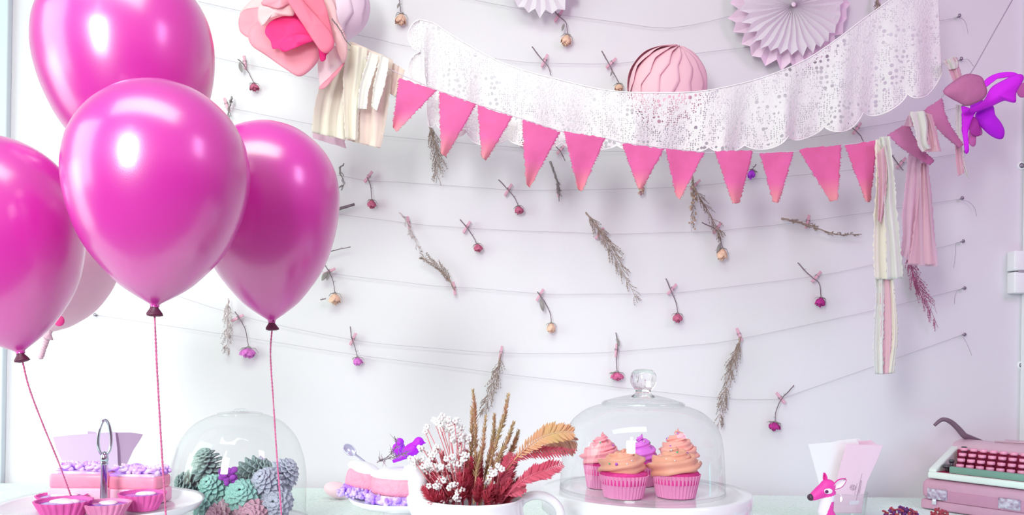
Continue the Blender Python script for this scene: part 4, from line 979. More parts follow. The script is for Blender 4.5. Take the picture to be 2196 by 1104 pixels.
def spike(desc, path, w, m, seed, dens=60, name='heather_spike', cat='dried plant', group='tan spikes in the teapot', taper=True, Y=YP, up=0.9, fat=0.13):
    rn = random.Random(seed)
    ctl = [P(a, b, Y + dy) for a, b, dy in path]
    sp = smooth_path(ctl, 10); t = thing(name, desc, cat, ctl[0], group)
    mb = MB(); mb.tube(sp, [0.0014, 0.0007], 5); part('stem', mb, m, t)
    mb = MB(); L = len(sp) - 1
    for k in range(dens):
        u = 0.25 + 0.75 * (k + rn.random()) / dens; i = min(L - 1, int(u * L)); q = sp[i].lerp(sp[i + 1], (u * L) % 1)
        d = (sp[i + 1] - sp[i]).normalized(); a = rn.uniform(0, 2 * PI)
        e1 = d.orthogonal().normalized(); e2 = d.cross(e1); o_ = e1 * math.cos(a) + e2 * math.sin(a)
        L_ = S(w, Y) * rn.uniform(0.7, 1.15) * (1.0 - 0.45 * max(0, u - 0.6) / 0.4)
        tip = q + (o_ * 0.75 + d * up).normalized() * L_
        s_ = d.cross(o_) * L_ * fat
        mid = q.lerp(tip, 0.45)
        mb.add([q, mid + s_, tip, mid - s_, mid + o_.cross(s_).normalized() * L_ * 0.05], [(0, 1, 4), (1, 2, 4), (2, 3, 4), (3, 0, 4), (0, 3, 2, 1)])
    part('needles', mb, m, t, smooth=False); return t
SP = [([(1010, 1080, 0), (1018, 1000, 0), (1020, 920, 0.0), (1018, 880, 0), (1014, 836, 0)], 'tallest tan spike in the teapot, leaning slightly left'),
 ([(1008, 1085, .01), (1008, 1010, .01), (1012, 940, .01), (1012, 872, .01)], 'tan spike in the teapot just left of the tallest one'),
 ([(1030, 1085, 0), (1050, 1000, 0), (1070, 930, 0), (1082, 890, 0), (1090, 846, 0)], 'tall tan spike in the teapot leaning right'),
 ([(1028, 1085, .02), (1044, 1000, .02), (1058, 940, .02), (1060, 888, .02)], 'short upright tan spike right of the middle of the teapot'),
 ([(1040, 1085, -.01), (1062, 1000, -.01), (1085, 950, -.01), (1102, 906, -.01)], 'rightmost leaning tan spike in the teapot'),
 ([(1050, 1080, .01), (1080, 1000, .01), (1100, 960, .01), (1112, 924, .01)], 'low tan spike beside the base of the ferns'),
 ([(1016, 1080, -.02), (1022, 1010, -.02), (1034, 960, -.02), (1042, 892, -.02)], 'thin tan spike between the two tallest ones')]
for k, (pth, d_) in enumerate(SP): spike(d_, pth, 15, M_tan, 40 + k, 260)
rn = random.Random(11)
RD = ['outermost left', 'second from the left', 'third from the left', 'fourth from the left', 'middle one', 'fourth from the right', 'third from the right', 'second from the right', 'outermost right']
k = 0
for row, (yt, sy2, m_) in enumerate(((958, 16, M_redfol2), (990, 14, M_redfol), (1022, 14, M_redfol))):
    for i in range(9):
        x0 = 948 + i * 15; x1 = 900 + i * 27 + rn.uniform(-10, 10); y1 = yt + rn.uniform(-sy2, sy2) + abs(i - 4) * 7
        dy = 0.03 - 0.03 * row + rn.uniform(-.01, .01)
        spike('crimson feathery stem in the teapot, %s row, %s' % (('rear', 'middle', 'front')[row], RD[i]), [(x0, 1096, dy * 0.6), ((x0 * 1.2 + x1) / 2.2, (1096 + y1) / 2, dy), (x1, y1, dy)], 22, m_, 60 + k, 190, fat=0.13, name='feathery_stem', group='crimson feathery stems in the teapot'); k += 1
def fern(desc, path, w, m, Y=YP, seed=1, droop=0.0):
    ctl = [P(a, b, Y + dy) for a, b, dy in path]; sp = smooth_path(ctl, 12); L = len(sp) - 1
    t = thing('fern_frond', desc, 'fern', ctl[0], 'fern fronds in the teapot')
    mb = MB(); mb.tube(sp, [0.0012, 0.0004], 5); part('midrib', mb, m, t)
    rn = random.Random(seed); mb = MB(); n = 26
    for k in range(n):
        u = 0.30 + 0.69 * k / n; i = min(L - 1, int(u * L)); q = sp[i].lerp(sp[i + 1], (u * L) % 1); d = (sp[i + 1] - sp[i]).normalized()
        env = math.sin(PI * min(1, (u - 0.22) / 0.8)) ** 0.7
        sd = d.cross(Vector((0, -1, 0.5))).normalized()
        for s_ in (-1, 1):
            Lf = S(w, Y) * env * rn.uniform(0.85, 1.1)
            tip = q + (sd * s_ * 0.9 + d * 0.85).normalized() * Lf + Vector((0, rn.uniform(-.003, .003), -droop * Lf))
            leaf_fn(mb, q, tip, Lf * 0.11, curl=0.06, nrm=Vector((0, -1, 0.3)))
    part('leaflets', mb, m, t, solid=0.0002); return t
fern('topmost tan fern frond arching right towards the glass dome', [(1060, 1060, 0), (1100, 990, -.02), (1150, 945, -.03), (1195, 928, -.03), (1232, 927, -.03)], 32, M_fern_tan, seed=1)
fern('pale fern frond under the tan one, reaching the glass dome', [(1060, 1060, 0.02), (1110, 985, 0.0), (1165, 950, 0), (1205, 940, 0), (1238, 944, 0)], 34, M_fern_pale, seed=2, droop=0.5)
fern('thin reddish fern frond in the middle, curving over to the right', [(1060, 1070, 0.0), (1080, 1010, -.02), (1120, 972, -.02), (1180, 964, -.02), (1238, 966, -.02)], 20, M_fern_red, seed=3, droop=0.3)
fern('lowest crimson fern frond pointing right above the teapot handle', [(1070, 1085, -.02), (1100, 1048, -.04), (1135, 1022, -.045), (1170, 1008, -.045), (1208, 994, -.045)], 27, M_fern_red, seed=4)
fern('short crimson fern frond drooping at the right rim of the teapot', [(1040, 1090, -.02), (1075, 1060, -.03), (1100, 1052, -.03), (1128, 1046, -.03)], 22, M_fern_red, seed=5)
fern('upright crimson fern frond at the foot of the tan fern', [(1060, 1090, -.01), (1078, 1050, -.015), (1084, 1015, -.015), (1096, 968, -.015)], 22, M_fern_red, seed=6)
def spray(desc, root, heads, seed):
    rn = random.Random(seed); t = thing('white_flower_spray', desc, 'dried flower', P(root[0], root[1], YP), 'white flower sprays in the teapot')
    mb = MB(); fl = MB(); bd = MB(); R0 = P(root[0], root[1], YP - 0.01)
    for (x, y, s_) in heads:
        dy = rn.uniform(-0.045, 0.0); H = P(x, y, YP + dy); M0 = R0.lerp(H, 0.55) + Vector((rn.uniform(-.004, .004), rn.uniform(-.01, 0.0), 0))
        mb.tube(smooth_path([R0, M0, H], 5), [0.0008, 0.0005], 4)
        for k in range(int(2 + s_ * 0.6)):
            o_ = Vector((rn.uniform(-1, 1), rn.uniform(-1, .6), rn.uniform(-1, 1))) * S(s_ * 2.0, YP); c_ = H + o_; mb.tube([H, c_], [0.0004, 0.0004], 3)
            for j in range(5):
                a = 2 * PI * j / 5 + rn.random(); n_ = Vector((rn.uniform(-.4, .4), -1, rn.uniform(-.2, .8))).normalized(); e1 = n_.orthogonal().normalized(); e2 = n_.cross(e1)
                dd = e1 * math.cos(a) + e2 * math.sin(a)
                fl.ball(c_ + dd * 0.0024, (0.0017, 0.0009, 0.0017), 6)
            if rn.random() < 0.3: bd.ball(c_ + Vector((rn.uniform(-.006, .006), -0.002, rn.uniform(-.004, .006))), (0.0018, 0.0018, 0.0024), 6)
    part('stem', mb, M_redfol2, t); part('petals', fl, M_wpet, t)
    if len(bd.v) > 400: part('bud_clusters', bd, M_pinkbud, t)
spray('white flower spray at the upper left of the teapot bouquet', (985, 1080), [(940, 905, 4), (956, 898, 5), (975, 910, 6), (990, 925, 6), (962, 925, 6), (945, 915, 4), (1000, 940, 5), (980, 940, 5)], 1)
spray('white flower spray reaching left above the purple birds', (975, 1085), [(908, 965, 5), (925, 985, 6), (940, 960, 5), (900, 992, 5), (950, 990, 6), (920, 1002, 5), (935, 1000, 5), (888, 988, 4)], 2)
spray('small cluster of large white flowers in the left middle of the bouquet', (985, 1085), [(975, 985, 5), (968, 1000, 5), (984, 1000, 5), (998, 978, 4), (985, 965, 4)], 3)
spray('white flower spray over the left rim of the teapot', (980, 1090), [(945, 1040, 6), (930, 1050, 6), (955, 1030, 5), (936, 1065, 5), (975, 1050, 6), (982, 1060, 5), (970, 1065, 4), (950, 1080, 3)], 4)
spray('few small white flowers at the right of the crimson foliage', (1045, 1090), [(1060, 1005, 4), (1050, 1040, 4), (1056, 1020, 3), (1072, 1000, 3), (1064, 985, 2), (1090, 1020, 2)], 5)
spray('budded dry spray with few petals at the far left top of the bouquet', (985, 1080), [(915, 915, 0), (930, 900, 0), (944, 898, 0), (912, 925, 0), (960, 902, 0)], 6)

# ------------------------------------------------------------------ purple and pink cake on a plate
M_sponge = mat('pink_sponge', (255, 164, 190), 0.9, bump='noise', bscale=350, bstr=0.7, vary=0.12, vscale=150)
M_cream = mat('white_cream', (250, 252, 252), 0.6, bump='noise', bscale=120, bstr=0.5)
M_violetb = mat('violet_berry', (166, 110, 240), 0.6, c2=(226, 210, 252), vscale=70, bump='noise', bscale=200, bstr=0.6)
YK = 1.24
KC = P(862, 1066, YK)
t = thing('cake_plate', 'white footed plate under the pink and violet cake', 'plate', (KC.x, KC.y, TZ + 0.0002))
kr_ = S(112, YK)
mb = MB(); mb.lathe((KC.x, KC.y, 0), [(0.0005, KC.z - 0.004), (kr_ * 0.8, KC.z - 0.004), (kr_ * 0.96, KC.z), (kr_, KC.z + 0.001), (kr_ * 0.99, KC.z - 0.004), (kr_ * 0.8, KC.z - 0.012), (0.03, KC.z - 0.014), (0.022, KC.z - 0.04), (0.03, TZ + 0.012), (0.06, TZ + 0.0004), (0.001, TZ + 0.0004)], 64)
part('footed_dish', mb, M_porc, t)
cz = KC.z - 0.0035
t = thing('layer_cake', 'round pink sponge cake with white cream top and violet berry base', 'cake', (KC.x, KC.y, cz))
CR = S(80, YK); c0 = KC + Vector((0.008, 0, 0)); c0.z = cz
rn = random.Random(5)
def lump(i, k, a): return 1 + 0.03 * noise.noise(Vector((math.cos(a) * 3, math.sin(a) * 3, i * 1.7)))
mb = MB(); mb.lathe(c0, [(0.001, 0), (CR * 1.05, 0), (CR * 1.1, 0.004), (CR * 1.06, 0.011), (CR * 0.98, 0.013)], 60, mod=lump); 
for k in range(150):
    a = rn.uniform(0, 2 * PI); rr_ = CR * rn.uniform(1.0, 1.12); mb.ball(c0 + Vector((rr_ * math.cos(a), rr_ * math.sin(a), rn.uniform(0.001, 0.012))), (rn.uniform(.003, .007), rn.uniform(.002, .005), rn.uniform(.002, .005)), 7, M=Matrix.Rotation(a, 3, 'Z'))
part('berry_layer', mb, M_violetb, t)
mb = MB(); mb.lathe(c0 + Vector((0, 0, 0.012)), [(0.001, 0), (CR * 0.95, 0.0), (CR * 0.99, 0.008), (CR * 0.98, 0.018), (CR * 0.95, 0.025), (CR * 0.6, 0.026), (0.001, 0.027)], 60, mod=lump); part('sponge', mb, M_sponge, t)
mb = MB(); mb.lathe(c0 + Vector((0, 0, 0.036)), [(0.001, 0), (CR * 0.92, 0.0), (CR * 0.99, 0.0015), (CR * 0.95, 0.005), (CR * 0.7, 0.0085), (CR * 0.3, 0.0105), (0.001, 0.011)], 60, mod=lambda i, k, a: 1 + 0.05 * noise.noise(Vector((math.cos(a) * 4, math.sin(a) * 4, 0)))); part('cream_topping', mb, M_cream, t)
# separate tilted slice at the left
sl = P(782, 1028, YK + 0.012); sl.z = cz + 0.003
t = thing('cake_slice', 'slice of white-topped pink cake leaning at the left of the round cake', 'cake slice', sl)
Rt = Matrix.Rotation(math.radians(16), 3, 'Y')
mb = MB(); mb.box(sl + Vector((-0.006, 0, 0.008)), (S(72, YK), 0.05, 0.014), Rt, bev=0.004)
for k in range(60): mb.ball(sl + Vector((rn.uniform(-.034, .022), -0.026 + rn.uniform(-.004, .003), 0.008 + rn.uniform(-.008, .006))), rn.uniform(.002, .004), 6)
part('berry_layer', mb, M_violetb, t)
mb = MB(); mb.box(sl + Vector((-0.002, 0, 0.026)), (S(66, YK), 0.05, 0.026), Rt, bev=0.006); part('sponge', mb, M_sponge, t)
mb = MB(); mb.ball(sl + Vector((-0.001, 0, 0.041)), (S(36, YK), 0.027, 0.009), 20, M=Rt); part('cream_topping', mb, M_cream, t)
# birds
M_bird = mat('vivid_violet_glaze', (186, 20, 255), 0.6, bump='noise', bscale=600, bstr=0.3)
def bird(desc, c, s_, ang, Y):
    C0 = P(c[0], c[1], Y); t = thing('bird_figurine', desc, 'bird figurine', C0 + Vector((0, 0, -0.5 * s_)), 'violet birds on the cake')
    R = Matrix.Rotation(math.radians(ang), 3, 'Z')
    def q(x, y, z): return C0 + R @ Vector((x * s_, y * s_, z * s_))
    mb = MB()
    Rb = R @ Matrix.Rotation(math.radians(-35), 3, 'Y')
    mb.ball(q(0, 0, 0), (0.46 * s_, 0.27 * s_, 0.28 * s_), 20, M=Rb)
    mb.ball(q(0.30, 0, 0.34), (0.21 * s_,) * 3, 16)
    mb.tube([q(0.18, 0, 0.2), q(0.28, 0, 0.32)], [0.2 * s_, 0.2 * s_], 14)
    mb.tube([q(0.46, 0, 0.33), q(0.62, 0, 0.29)], [0.07 * s_, 0.01 * s_], 8)
    mb.tube([q(-0.25, 0, -0.2), q(-0.5, 0, -0.36), q(-0.75, 0, -0.48)], [0.18 * s_, 0.11 * s_, 0.07 * s_], 10)
    remesh(mb, 0.0009, 4, mats=(M_bird,), name='body', parent=t)
    for sgn in (-1, 1):
        mb = MB(); mb.ball(q(-0.05, sgn * 0.22, 0.0), (0.34 * s_, 0.07 * s_, 0.17 * s_), 12, M=Rb); part('wing', mb, M_bird, t)
        mb = MB(); mb.ball(q(0.38, sgn * 0.17, 0.39), 0.025 * s_, 6); part('eye', mb, mat('black_bead', (20, 10, 20), 0.3), t)
        mb = MB(); mb.tube([q(0.02, sgn * 0.1, -0.2), q(0.03, sgn * 0.1, -0.52)], 0.012 * s_, 4); part('leg', mb, M_stem, t)
bird('larger vivid violet bird on the cake, facing right', (882, 965), 0.036, 0, 1.235)
bird('smaller vivid violet bird on the cake, behind the greenery', (855, 962), 0.032, -75, 1.265)
# greenery on cake
t = thing('rosemary_sprig', 'thin green-grey needle sprig lying across the cake beside the birds', 'herb sprig', P(830, 985, 1.225))
rn = random.Random(9); mb = MB(); fo = MB()
stem = smooth_path([P(808, 992, 1.215), P(832, 978, 1.215), P(850, 955, 1.22), P(846, 935, 1.225)], 8); mb.tube(stem, 0.0007, 4)
stem2 = smooth_path([P(810, 990, 1.215), P(850, 978, 1.21), P(880, 966, 1.21)], 8); mb.tube(stem2, 0.0006, 4)
for st in (stem, stem2):
    for k in range(34):
        i = rn.randrange(2, len(st) - 1); q = st[i]; d = (st[i] - st[i - 1]).normalized(); o_ = Vector((rn.uniform(-1, 1), rn.uniform(-1, .3), rn.uniform(-1, 1)))
        fo.tube([q, q + (o_ + d * 0.6).normalized() * rn.uniform(.006, .015)], [0.0006, 0.0002], 3)
part('stem', mb, M_stem, t); part('needles', fo, mat('sage_needles', (150, 150, 146), 0.85, c2=(170, 130, 160), vscale=80), t)
# spoon and petal
t = thing('spoon', 'grey-lilac spoon standing up behind the left of the cake', 'spoon', P(775, 985, 1.30))
mb = MB()
sp_a, sp_b = P(737, 955, 1.30), P(762, 974, 1.295)
def spf(u, v):
    d = sp_b - sp_a; s_ = d.cross(Vector((0, -1, 0))).normalized(); w = S(11, 1.3) * math.sin(PI * min(1, v * 0.9 + 0.05)) ** 0.6
    return sp_a + d * v + s_ * (u - 0.5) * 2 * w + Vector((0, 0.004 * (1 - (2 * u - 1) ** 2) * math.sin(PI * v), 0))
M_spoon = mat('lilac_metal', (176, 172, 200), 0.3, metal=0.4)
mb.grid(spf, 10, 14); part('bowl', mb, M_spoon, t, solid=0.0008)
mb = MB(); mb.tube([sp_b, P(800, 1004, 1.29), P(850, 1040, 1.275)], [0.0016, 0.0022], 6); part('handle', mb, M_spoon, t)
mb = MB(); 
q0 = P(722, 1047, 1.76); q0.z = TZ + S(17, 1.76) + 0.0022
t = thing('petal_dish', 'pale pink rounded dish edge at the left of the cake', 'dish', (q0.x, q0.y, TZ + 0.0004))
mb.ball(q0 + Vector((0, 0, 0)), (S(28, 1.76), 0.022, S(17, 1.76)), 24, M=Matrix.Rotation(math.radians(12), 3, 'Y')); part('petal_bowl', mb, mat('pale_pink_ceramic', (252, 214, 226), 0.4), t)
# ------------------------------------------------------------------ tiered stand with tarts and slices
YT = 1.22
TC = P(222, 1068, YT); tz = P(222, 1092, YT).z
M_chrome = mat('polished_chrome', (200, 210, 220), 0.12, metal=1.0)
t = thing('tiered_serving_stand', 'white tiered serving plate with a chrome ring handle, loaded with tarts', 'serving stand', (TC.x, TC.y, TZ + 0.0002))
TR = S(204, YT)
mb = MB(); mb.lathe((TC.x, TC.y, 0), [(0.001, tz), (TR * 0.90, tz), (TR * 0.96, tz + 0.009), (TR, tz + 0.013), (TR * 0.995, tz + 0.0105), (TR * 0.95, tz + 0.001), (TR * 0.85, tz - 0.005), (0.001, tz - 0.005)], 72); part('upper_plate', mb, M_porc, t)
mb = MB(); mb.lathe((TC.x, TC.y, 0), [(0.001, TZ + 0.012), (TR * 0.85, TZ + 0.012), (TR * 1.0, TZ + 0.024), (TR * 1.0, TZ + 0.022), (TR * 0.8, TZ + 0.0006), (0.001, TZ + 0.0006)], 72); part('lower_plate', mb, M_porc, t)
b_ = P(222, 1100, YT); z_top = P(217, 976, YT).z
mb = MB(); r_ = S(7.0, YT)
mb.lathe((b_.x, b_.y, 0), [(r_ * 0.9, TZ + 0.01), (r_ * 0.9, tz), (r_ * 1.05, tz + 0.001), (r_ * 1.0, z_top - 0.014), (r_ * 1.25, z_top - 0.012), (r_ * 1.0, z_top - 0.010), (r_ * 1.2, z_top - 0.007), (r_ * 1.2, z_top - 0.001), (r_ * 0.7, z_top + 0.004), (0.0005, z_top + 0.006)], 24); part('pole', mb, M_chrome, t)
mb = MB(); rc = Vector((b_.x, b_.y, P(217, 938, YT).z)); hgt = S(38, YT); wd_ = S(9.5, YT)
ring = [rc + Vector((wd_ * math.sin(a) * (1 + 0.25 * math.cos(a)), 0.006 * math.sin(a), -hgt * math.cos(a))) for a in [2 * PI * k / 40 for k in range(41)]]
mb.tube(ring, 0.0021, 8); part('ring_handle', mb, M_chrome, t)
M_tartc = mat('pink_tart_case', (254, 168, 214), 0.65, tl=0.2, vary=0.12, vscale=60)
M_tartc2 = mat('magenta_tart_case', (248, 116, 200), 0.65, tl=0.2, vary=0.12, vscale=60)
M_jam = mat('violet_jam', (160, 40, 214), 0.2, c2=(84, 50, 170), vscale=120, coat=0.5)
M_icew = mat('pink_white_icing', (252, 226, 238), 0.5)
def tart(desc, px, py, w, h, seed, m, z=None):
    z = tz + 0.0005 if z is None else z
    q = onz(px, py, z); s_ = q.y / F_PX; c = Vector((q.x, q.y, z)); rt = w * s_; rb = rt * 0.66; hh_ = h * s_
    t = thing('jam_tart', desc, 'tart', c, 'jam tarts on the serving plate')
    mb = MB(); N = 96
    mb.lathe(c, [(0.001, 0), (rb, 0), (rb * 1.03, 0.001), (rb + (rt - rb) * .5, hh_ * .5), (rt, hh_ * 0.97), (rt * 1.01, hh_), (rt * 0.95, hh_ * 0.99), (rt * 0.93, hh_ * 0.85), (rt * 0.9, hh_ * 0.8)], N, mod=lambda i, k, a: 1 + (0.03 if (k // 2) % 2 else -0.03) * (2 < i < 6))
    part('fluted_case', mb, m, t, smooth=False)
    mb = MB(); mb.lathe(c, [(rt * 0.92, hh_ * 0.82), (rt * 0.6, hh_ * 0.9), (0.001, hh_ * 0.93)], 40, mod=lambda i, k, a: 1); part('jam_filling', mb, M_jam, t)
    rn = random.Random(seed); mb = MB()
    for k in range(4):
        a = rn.uniform(0, 6.28); r0 = rt * rn.uniform(0, 0.38); mb.ball(c + Vector((r0 * math.cos(a) + rt * 0.05, r0 * math.sin(a) * 0.8, hh_ * 0.94)), (rt * rn.uniform(.25, .42), rt * rn.uniform(.2, .3), hh_ * 0.13), 12)
    part('icing', mb, M_icew, t)
tart('jam tart at the rear left of the serving plate, half behind another', 132, 1086, 50, 26, 1, M_tartc2)
tart('front left jam tart on the serving plate, under the balloon twine', 136, 1112, 57, 40, 2, M_tartc2)
tart('front middle jam tart on the serving plate, below the chrome pole', 228, 1108, 49, 32, 3, M_tartc)
tart('right jam tart on the serving plate, tilted towards the edge', 305, 1092, 48, 36, 4, M_tartc2)
M_slice = mat('pink_jelly_slice', (255, 160, 190), 0.35, vary=0.15, vscale=40)
M_sl2 = mat('pale_pink_sponge_layer', (246, 190, 216), 0.8, bump='noise', bscale=300, bstr=0.5)
M_ice_v = mat('violet_swirl_icing', (208, 148, 255), 0.5, c2=(250, 234, 255), vscale=60)
def cslice(desc, x0, x1, yb, yt, Y, seed, ang=0):
    a_ = P(x0, yb, Y); b2 = P(x1, yb, Y); w = (b2 - a_).length; zt = P((x0 + x1) / 2, yt, Y).z; z0 = tz + 0.0008
    c = Vector(((a_.x + b2.x) / 2, Y, z0)); t = thing('iced_slice', desc, 'cake slice', c, 'iced cake slices behind the chrome pole')
    H = zt - z0; R = Matrix.Rotation(math.radians(ang), 3, 'Z')
    mb = MB(); mb.box(c + Vector((0, 0, H * 0.22)), (w * 1.02, 0.05, H * 0.44), R, bev=0.004); part('sponge_layer', mb, M_sl2, t)
    mb = MB(); mb.box(c + Vector((0, 0, H * 0.62)), (w * 0.98, 0.048, H * 0.40), R, bev=0.005); part('jelly_layer', mb, M_slice, t)
    rn = random.Random(seed); mb = MB()
    for k in range(24):
        px_ = rn.uniform(-.42, .42) * w; py_ = rn.uniform(-.022, .018); rr_ = rn.uniform(0.004, 0.009)
        pts = [c + R @ Vector((px_ + rr_ * math.cos(a) * (1 - a / 16), py_ + rr_ * 0.7 * math.sin(a) * (1 - a / 16), H * 0.84 + 0.0035 + 0.0009 * a)) for a in [j * 0.5 for j in range(20)]]
        mb.tube(pts, [0.0036, 0.0018], 8)
    mb.box(c + Vector((0, 0, H * 0.83)), (w * 0.9, 0.044, 0.004), R, bev=0.0015)
    part('piped_icing', mb, M_ice_v, t)
cslice('left iced slice with violet piping, left of the chrome pole', 120, 240, 1070, 996, 1.27, 1, 4)
cslice('right iced slice with violet piping, right of the chrome pole', 236, 354, 1075, 1004, 1.28, 2, -6)

# ------------------------------------------------------------------ napkins in glasses
M_nap_w = mat('white_napkin', (248, 240, 246), 0.9, bump='noise', bscale=400, bstr=0.15, tl=0.15)
M_nap_p = mat('pink_napkin', (246, 208, 228), 0.9, bump='noise', bscale=400, bstr=0.15, tl=0.15)
M_nap_m = mat('mauve_napkin', (200, 174, 206), 0.9, bump='noise', bscale=400, bstr=0.15)
def slab(outline, Y, th, gy=0.0, gx=0.0):
    # folded paper: the outline given thickness, softly rounded edges
    mb = MB(); n = len(outline); cx = sum(a for a, b in outline) / n; cy = sum(b for a, b in outline) / n
    loops = []
    for off, ins in ((0, 0.985), (th * 0.25, 1.0), (th * 0.75, 1.0), (th, 0.985)):
        loops.append([P(cx + (a - cx) * ins, cy + (b - cy) * ins, Y + off + gy * (b - cy) + gx * (a - cx)) for a, b in outline])
    for l in loops: mb.v += l
    for j in range(3):
        for k in range(n):
            mb.f.append([j * n + k, j * n + (k + 1) % n, (j + 1) * n + (k + 1) % n, (j + 1) * n + k]); mb.m.append(0)
    mb.f.append(list(range(n))[::-1]); mb.m.append(0); mb.f.append([3 * n + k for k in range(n)]); mb.m.append(0)
    return mb
def tumbler(desc, px, Y, w, rimy, group):
    b = P(px, rimy, Y); r = S(w / 2, Y); h = b.z - TZ - 0.0004
    t = thing('glass_tumbler', desc, 'glass', (b.x, Y, TZ + 0.0002), group)
    mb = MB(); mb.lathe((b.x, Y, TZ + 0.0004), [(0.0005, 0.0), (r * 0.86, 0.0), (r * 0.9, 0.004), (r * 0.94, h * 0.5), (r, h), (r * 0.985, h + 0.0006), (r * 0.97, h), (r * 0.91, h * 0.5), (r * 0.86, 0.008), (0.0005, 0.006)], 48); part('glass_wall', mb, M_glass, t)
    mb = MB(); mb.tube([(b.x + r * math.cos(a), Y + r * math.sin(a), b.z) for a in [2 * PI * k / 48 for k in range(49)]], 0.0008, 6, cap=False); part('rim', mb, M_glass, t)
    return t
YN = 1.60
tumbler('clear glass tumbler holding the white and pink napkins behind the deer', 1808, YN, 98, 1053, 'napkin glasses')
GN = 'folded napkins in the right glass'
def napkin(desc, outline, Y, m, group, th=0.004, gy=0.0, gx=0.0):
    return solo('paper_napkin', slab(outline, Y, th, gy, gx), m, desc, 'napkin', group, smooth=False)
napkin('back white napkin, barely showing above the others in the right glass', [(1790, 950), (1796, 944), (1842, 940), (1852, 948), (1842, 1000), (1812, 1090), (1790, 1085), (1785, 1000)], YN + 0.012, M_nap_w, GN)
napkin('back pink napkin with folded-over top in the right glass', [(1838, 946), (1868, 943), (1880, 952), (1872, 1000), (1846, 1060), (1840, 1095), (1815, 1095), (1822, 1000)], YN + 0.006, M_nap_p, GN)
napkin('large white napkin fanned to the left in the right glass', [(1733, 952), (1780, 948), (1836, 940), (1843, 950), (1826, 1010), (1806, 1096), (1770, 1096), (1752, 1020)], YN - 0.006, M_nap_w, GN)
tn = thing('paper_napkin', 'large printed pink napkin in front in the right glass', 'napkin', P(1850, 1090, YN - 0.02), GN)
part('folded_paper', slab([(1815, 952), (1894, 954), (1880, 990), (1860, 1032), (1853, 1060), (1848, 1100), (1786, 1100), (1789, 1060), (1796, 1020)], YN - 0.022, 0.005), M_nap_p, tn, smooth=False)
M_ink = mat('grey_print_ink', (150, 128, 150), 0.9)
mb = MB()
ce = P(1829, 1045, YN - 0.0228)
ex = RGT; ez = UPV; s_ = YN / F_PX
def pl(x, y): return P(x, y, YN - 0.0226)
for r0 in (5.6, 2.6):
    mb.tube([ce + ex * r0 * s_ * math.cos(a) + ez * r0 * s_ * math.sin(a) for a in [2 * PI * k / 20 for k in range(21)]], 0.0003, 4)
for k in range(3):
    a = 2 * PI * k / 3 + 0.5; mb.tube([ce + (ex * math.cos(a) + ez * math.sin(a)) * 2.6 * s_, ce + (ex * math.cos(a + .5) + ez * math.sin(a + .5)) * 5.4 * s_], 0.0003, 4)
part('round_emblem', mb, M_ink, tn)
mb = MB(); rn = random.Random(2)
for li, (x0, y0, x1, y1) in enumerate(((1836, 1072, 1849, 1013), (1840, 1060, 1846, 1030), (1843, 1058, 1848, 1030), (1833, 1060, 1838, 1035))):
    L_ = math.hypot(x1 - x0, y1 - y0); u = 0
    while u < L_ - 1.5:
        g = rn.uniform(1.0, 2.6); a = (x0 + (x1 - x0) * u / L_, y0 + (y1 - y0) * u / L_); b = (x0 + (x1 - x0) * min(L_, u + g) / L_, y0 + (y1 - y0) * min(L_, u + g) / L_)
        mb.tube([pl(*a), pl(b[0] + rn.uniform(-.8, .8), b[1])], 0.00028, 4); u += g + 0.8
part('small_print', mb, M_ink, tn)
YM = 1.52
tumbler('glass tumbler holding mauve napkins behind the iced slices', 208, YM, 100, 1030, 'napkin glasses')
GM = 'folded napkins in the left glass'
napkin('wide mauve napkin fanned left, behind the iced slices', [(113, 937), (150, 933), (200, 929), (248, 926), (252, 960), (254, 1000), (250, 1085), (172, 1085), (142, 1010), (120, 960)], YM - 0.01, M_nap_m, GM)
napkin('mauve napkin with a curled corner fanned right, behind the iced slices', [(247, 927), (280, 927), (307, 931), (301, 942), (286, 965), (270, 1000), (258, 1030), (240, 1085), (205, 1085), (228, 1000), (246, 960)], YM + 0.002, M_nap_m, GM, gx=0.0004)
napkin('rear mauve napkin whose tip shows above the wide one', [(188, 924), (206, 926), (214, 960), (222, 1085), (190, 1085), (186, 960)], YM + 0.014, M_nap_m, GM)

# ------------------------------------------------------------------ glass cloche with pine cones
YG = 1.46
GC = P(512, 1100, YG); GR = S(140, YG)
gz = P(512, 1118, YG).z
t = thing('pinecone_dish', 'white pedestal dish under the pine cones', 'dish', (GC.x, YG, TZ + 0.0002))
mb = MB(); mb.lathe((GC.x, YG, 0), [(0.001, gz), (GR * 1.02, gz), (GR * 1.06, gz + 0.003), (GR * 1.06, gz), (GR, gz - 0.006), (0.02, gz - 0.008), (0.02, TZ + 0.008), (0.06, TZ + 0.0006), (0.001, TZ + 0.0006)], 64); part('footed_plate', mb, M_porc, t)
t = thing('glass_cloche', 'large faint clear glass cloche over the grey-green pine cones', 'cloche', (GC.x, YG, gz + 0.0004))
gh = P(512, 886, YG).z - gz
pr = [(GR, 0), (GR, 0.15 * gh), (GR, 0.4 * gh), (GR * 0.95, 0.6 * gh), (GR * 0.84, 0.77 * gh), (GR * 0.66, 0.90 * gh), (GR * 0.44, 0.97 * gh), (GR * 0.34, 0.985 * gh), (GR * 0.32, 1.0 * gh), (GR * 0.15, 1.01 * gh), (0.001, 1.012 * gh)]
pp = smooth_path([Vector((a, b, 0)) for a, b in pr], 4)
mb = MB(); mb.lathe((GC.x, YG, gz + 0.0008), [(max(q.x, 0.0004), q.y) for q in pp], 80); part('glass_wall', mb, M_glass, t)
mb = MB(); mb.lathe((GC.x, YG, gz + 0.0008 + gh * 1.01), [(0.001, 0), (GR * 0.12, 0.0), (GR * 0.09, 0.004), (GR * 0.06, 0.006), (0.001, 0.0065)], 30); part('knob', mb, M_glass, t)
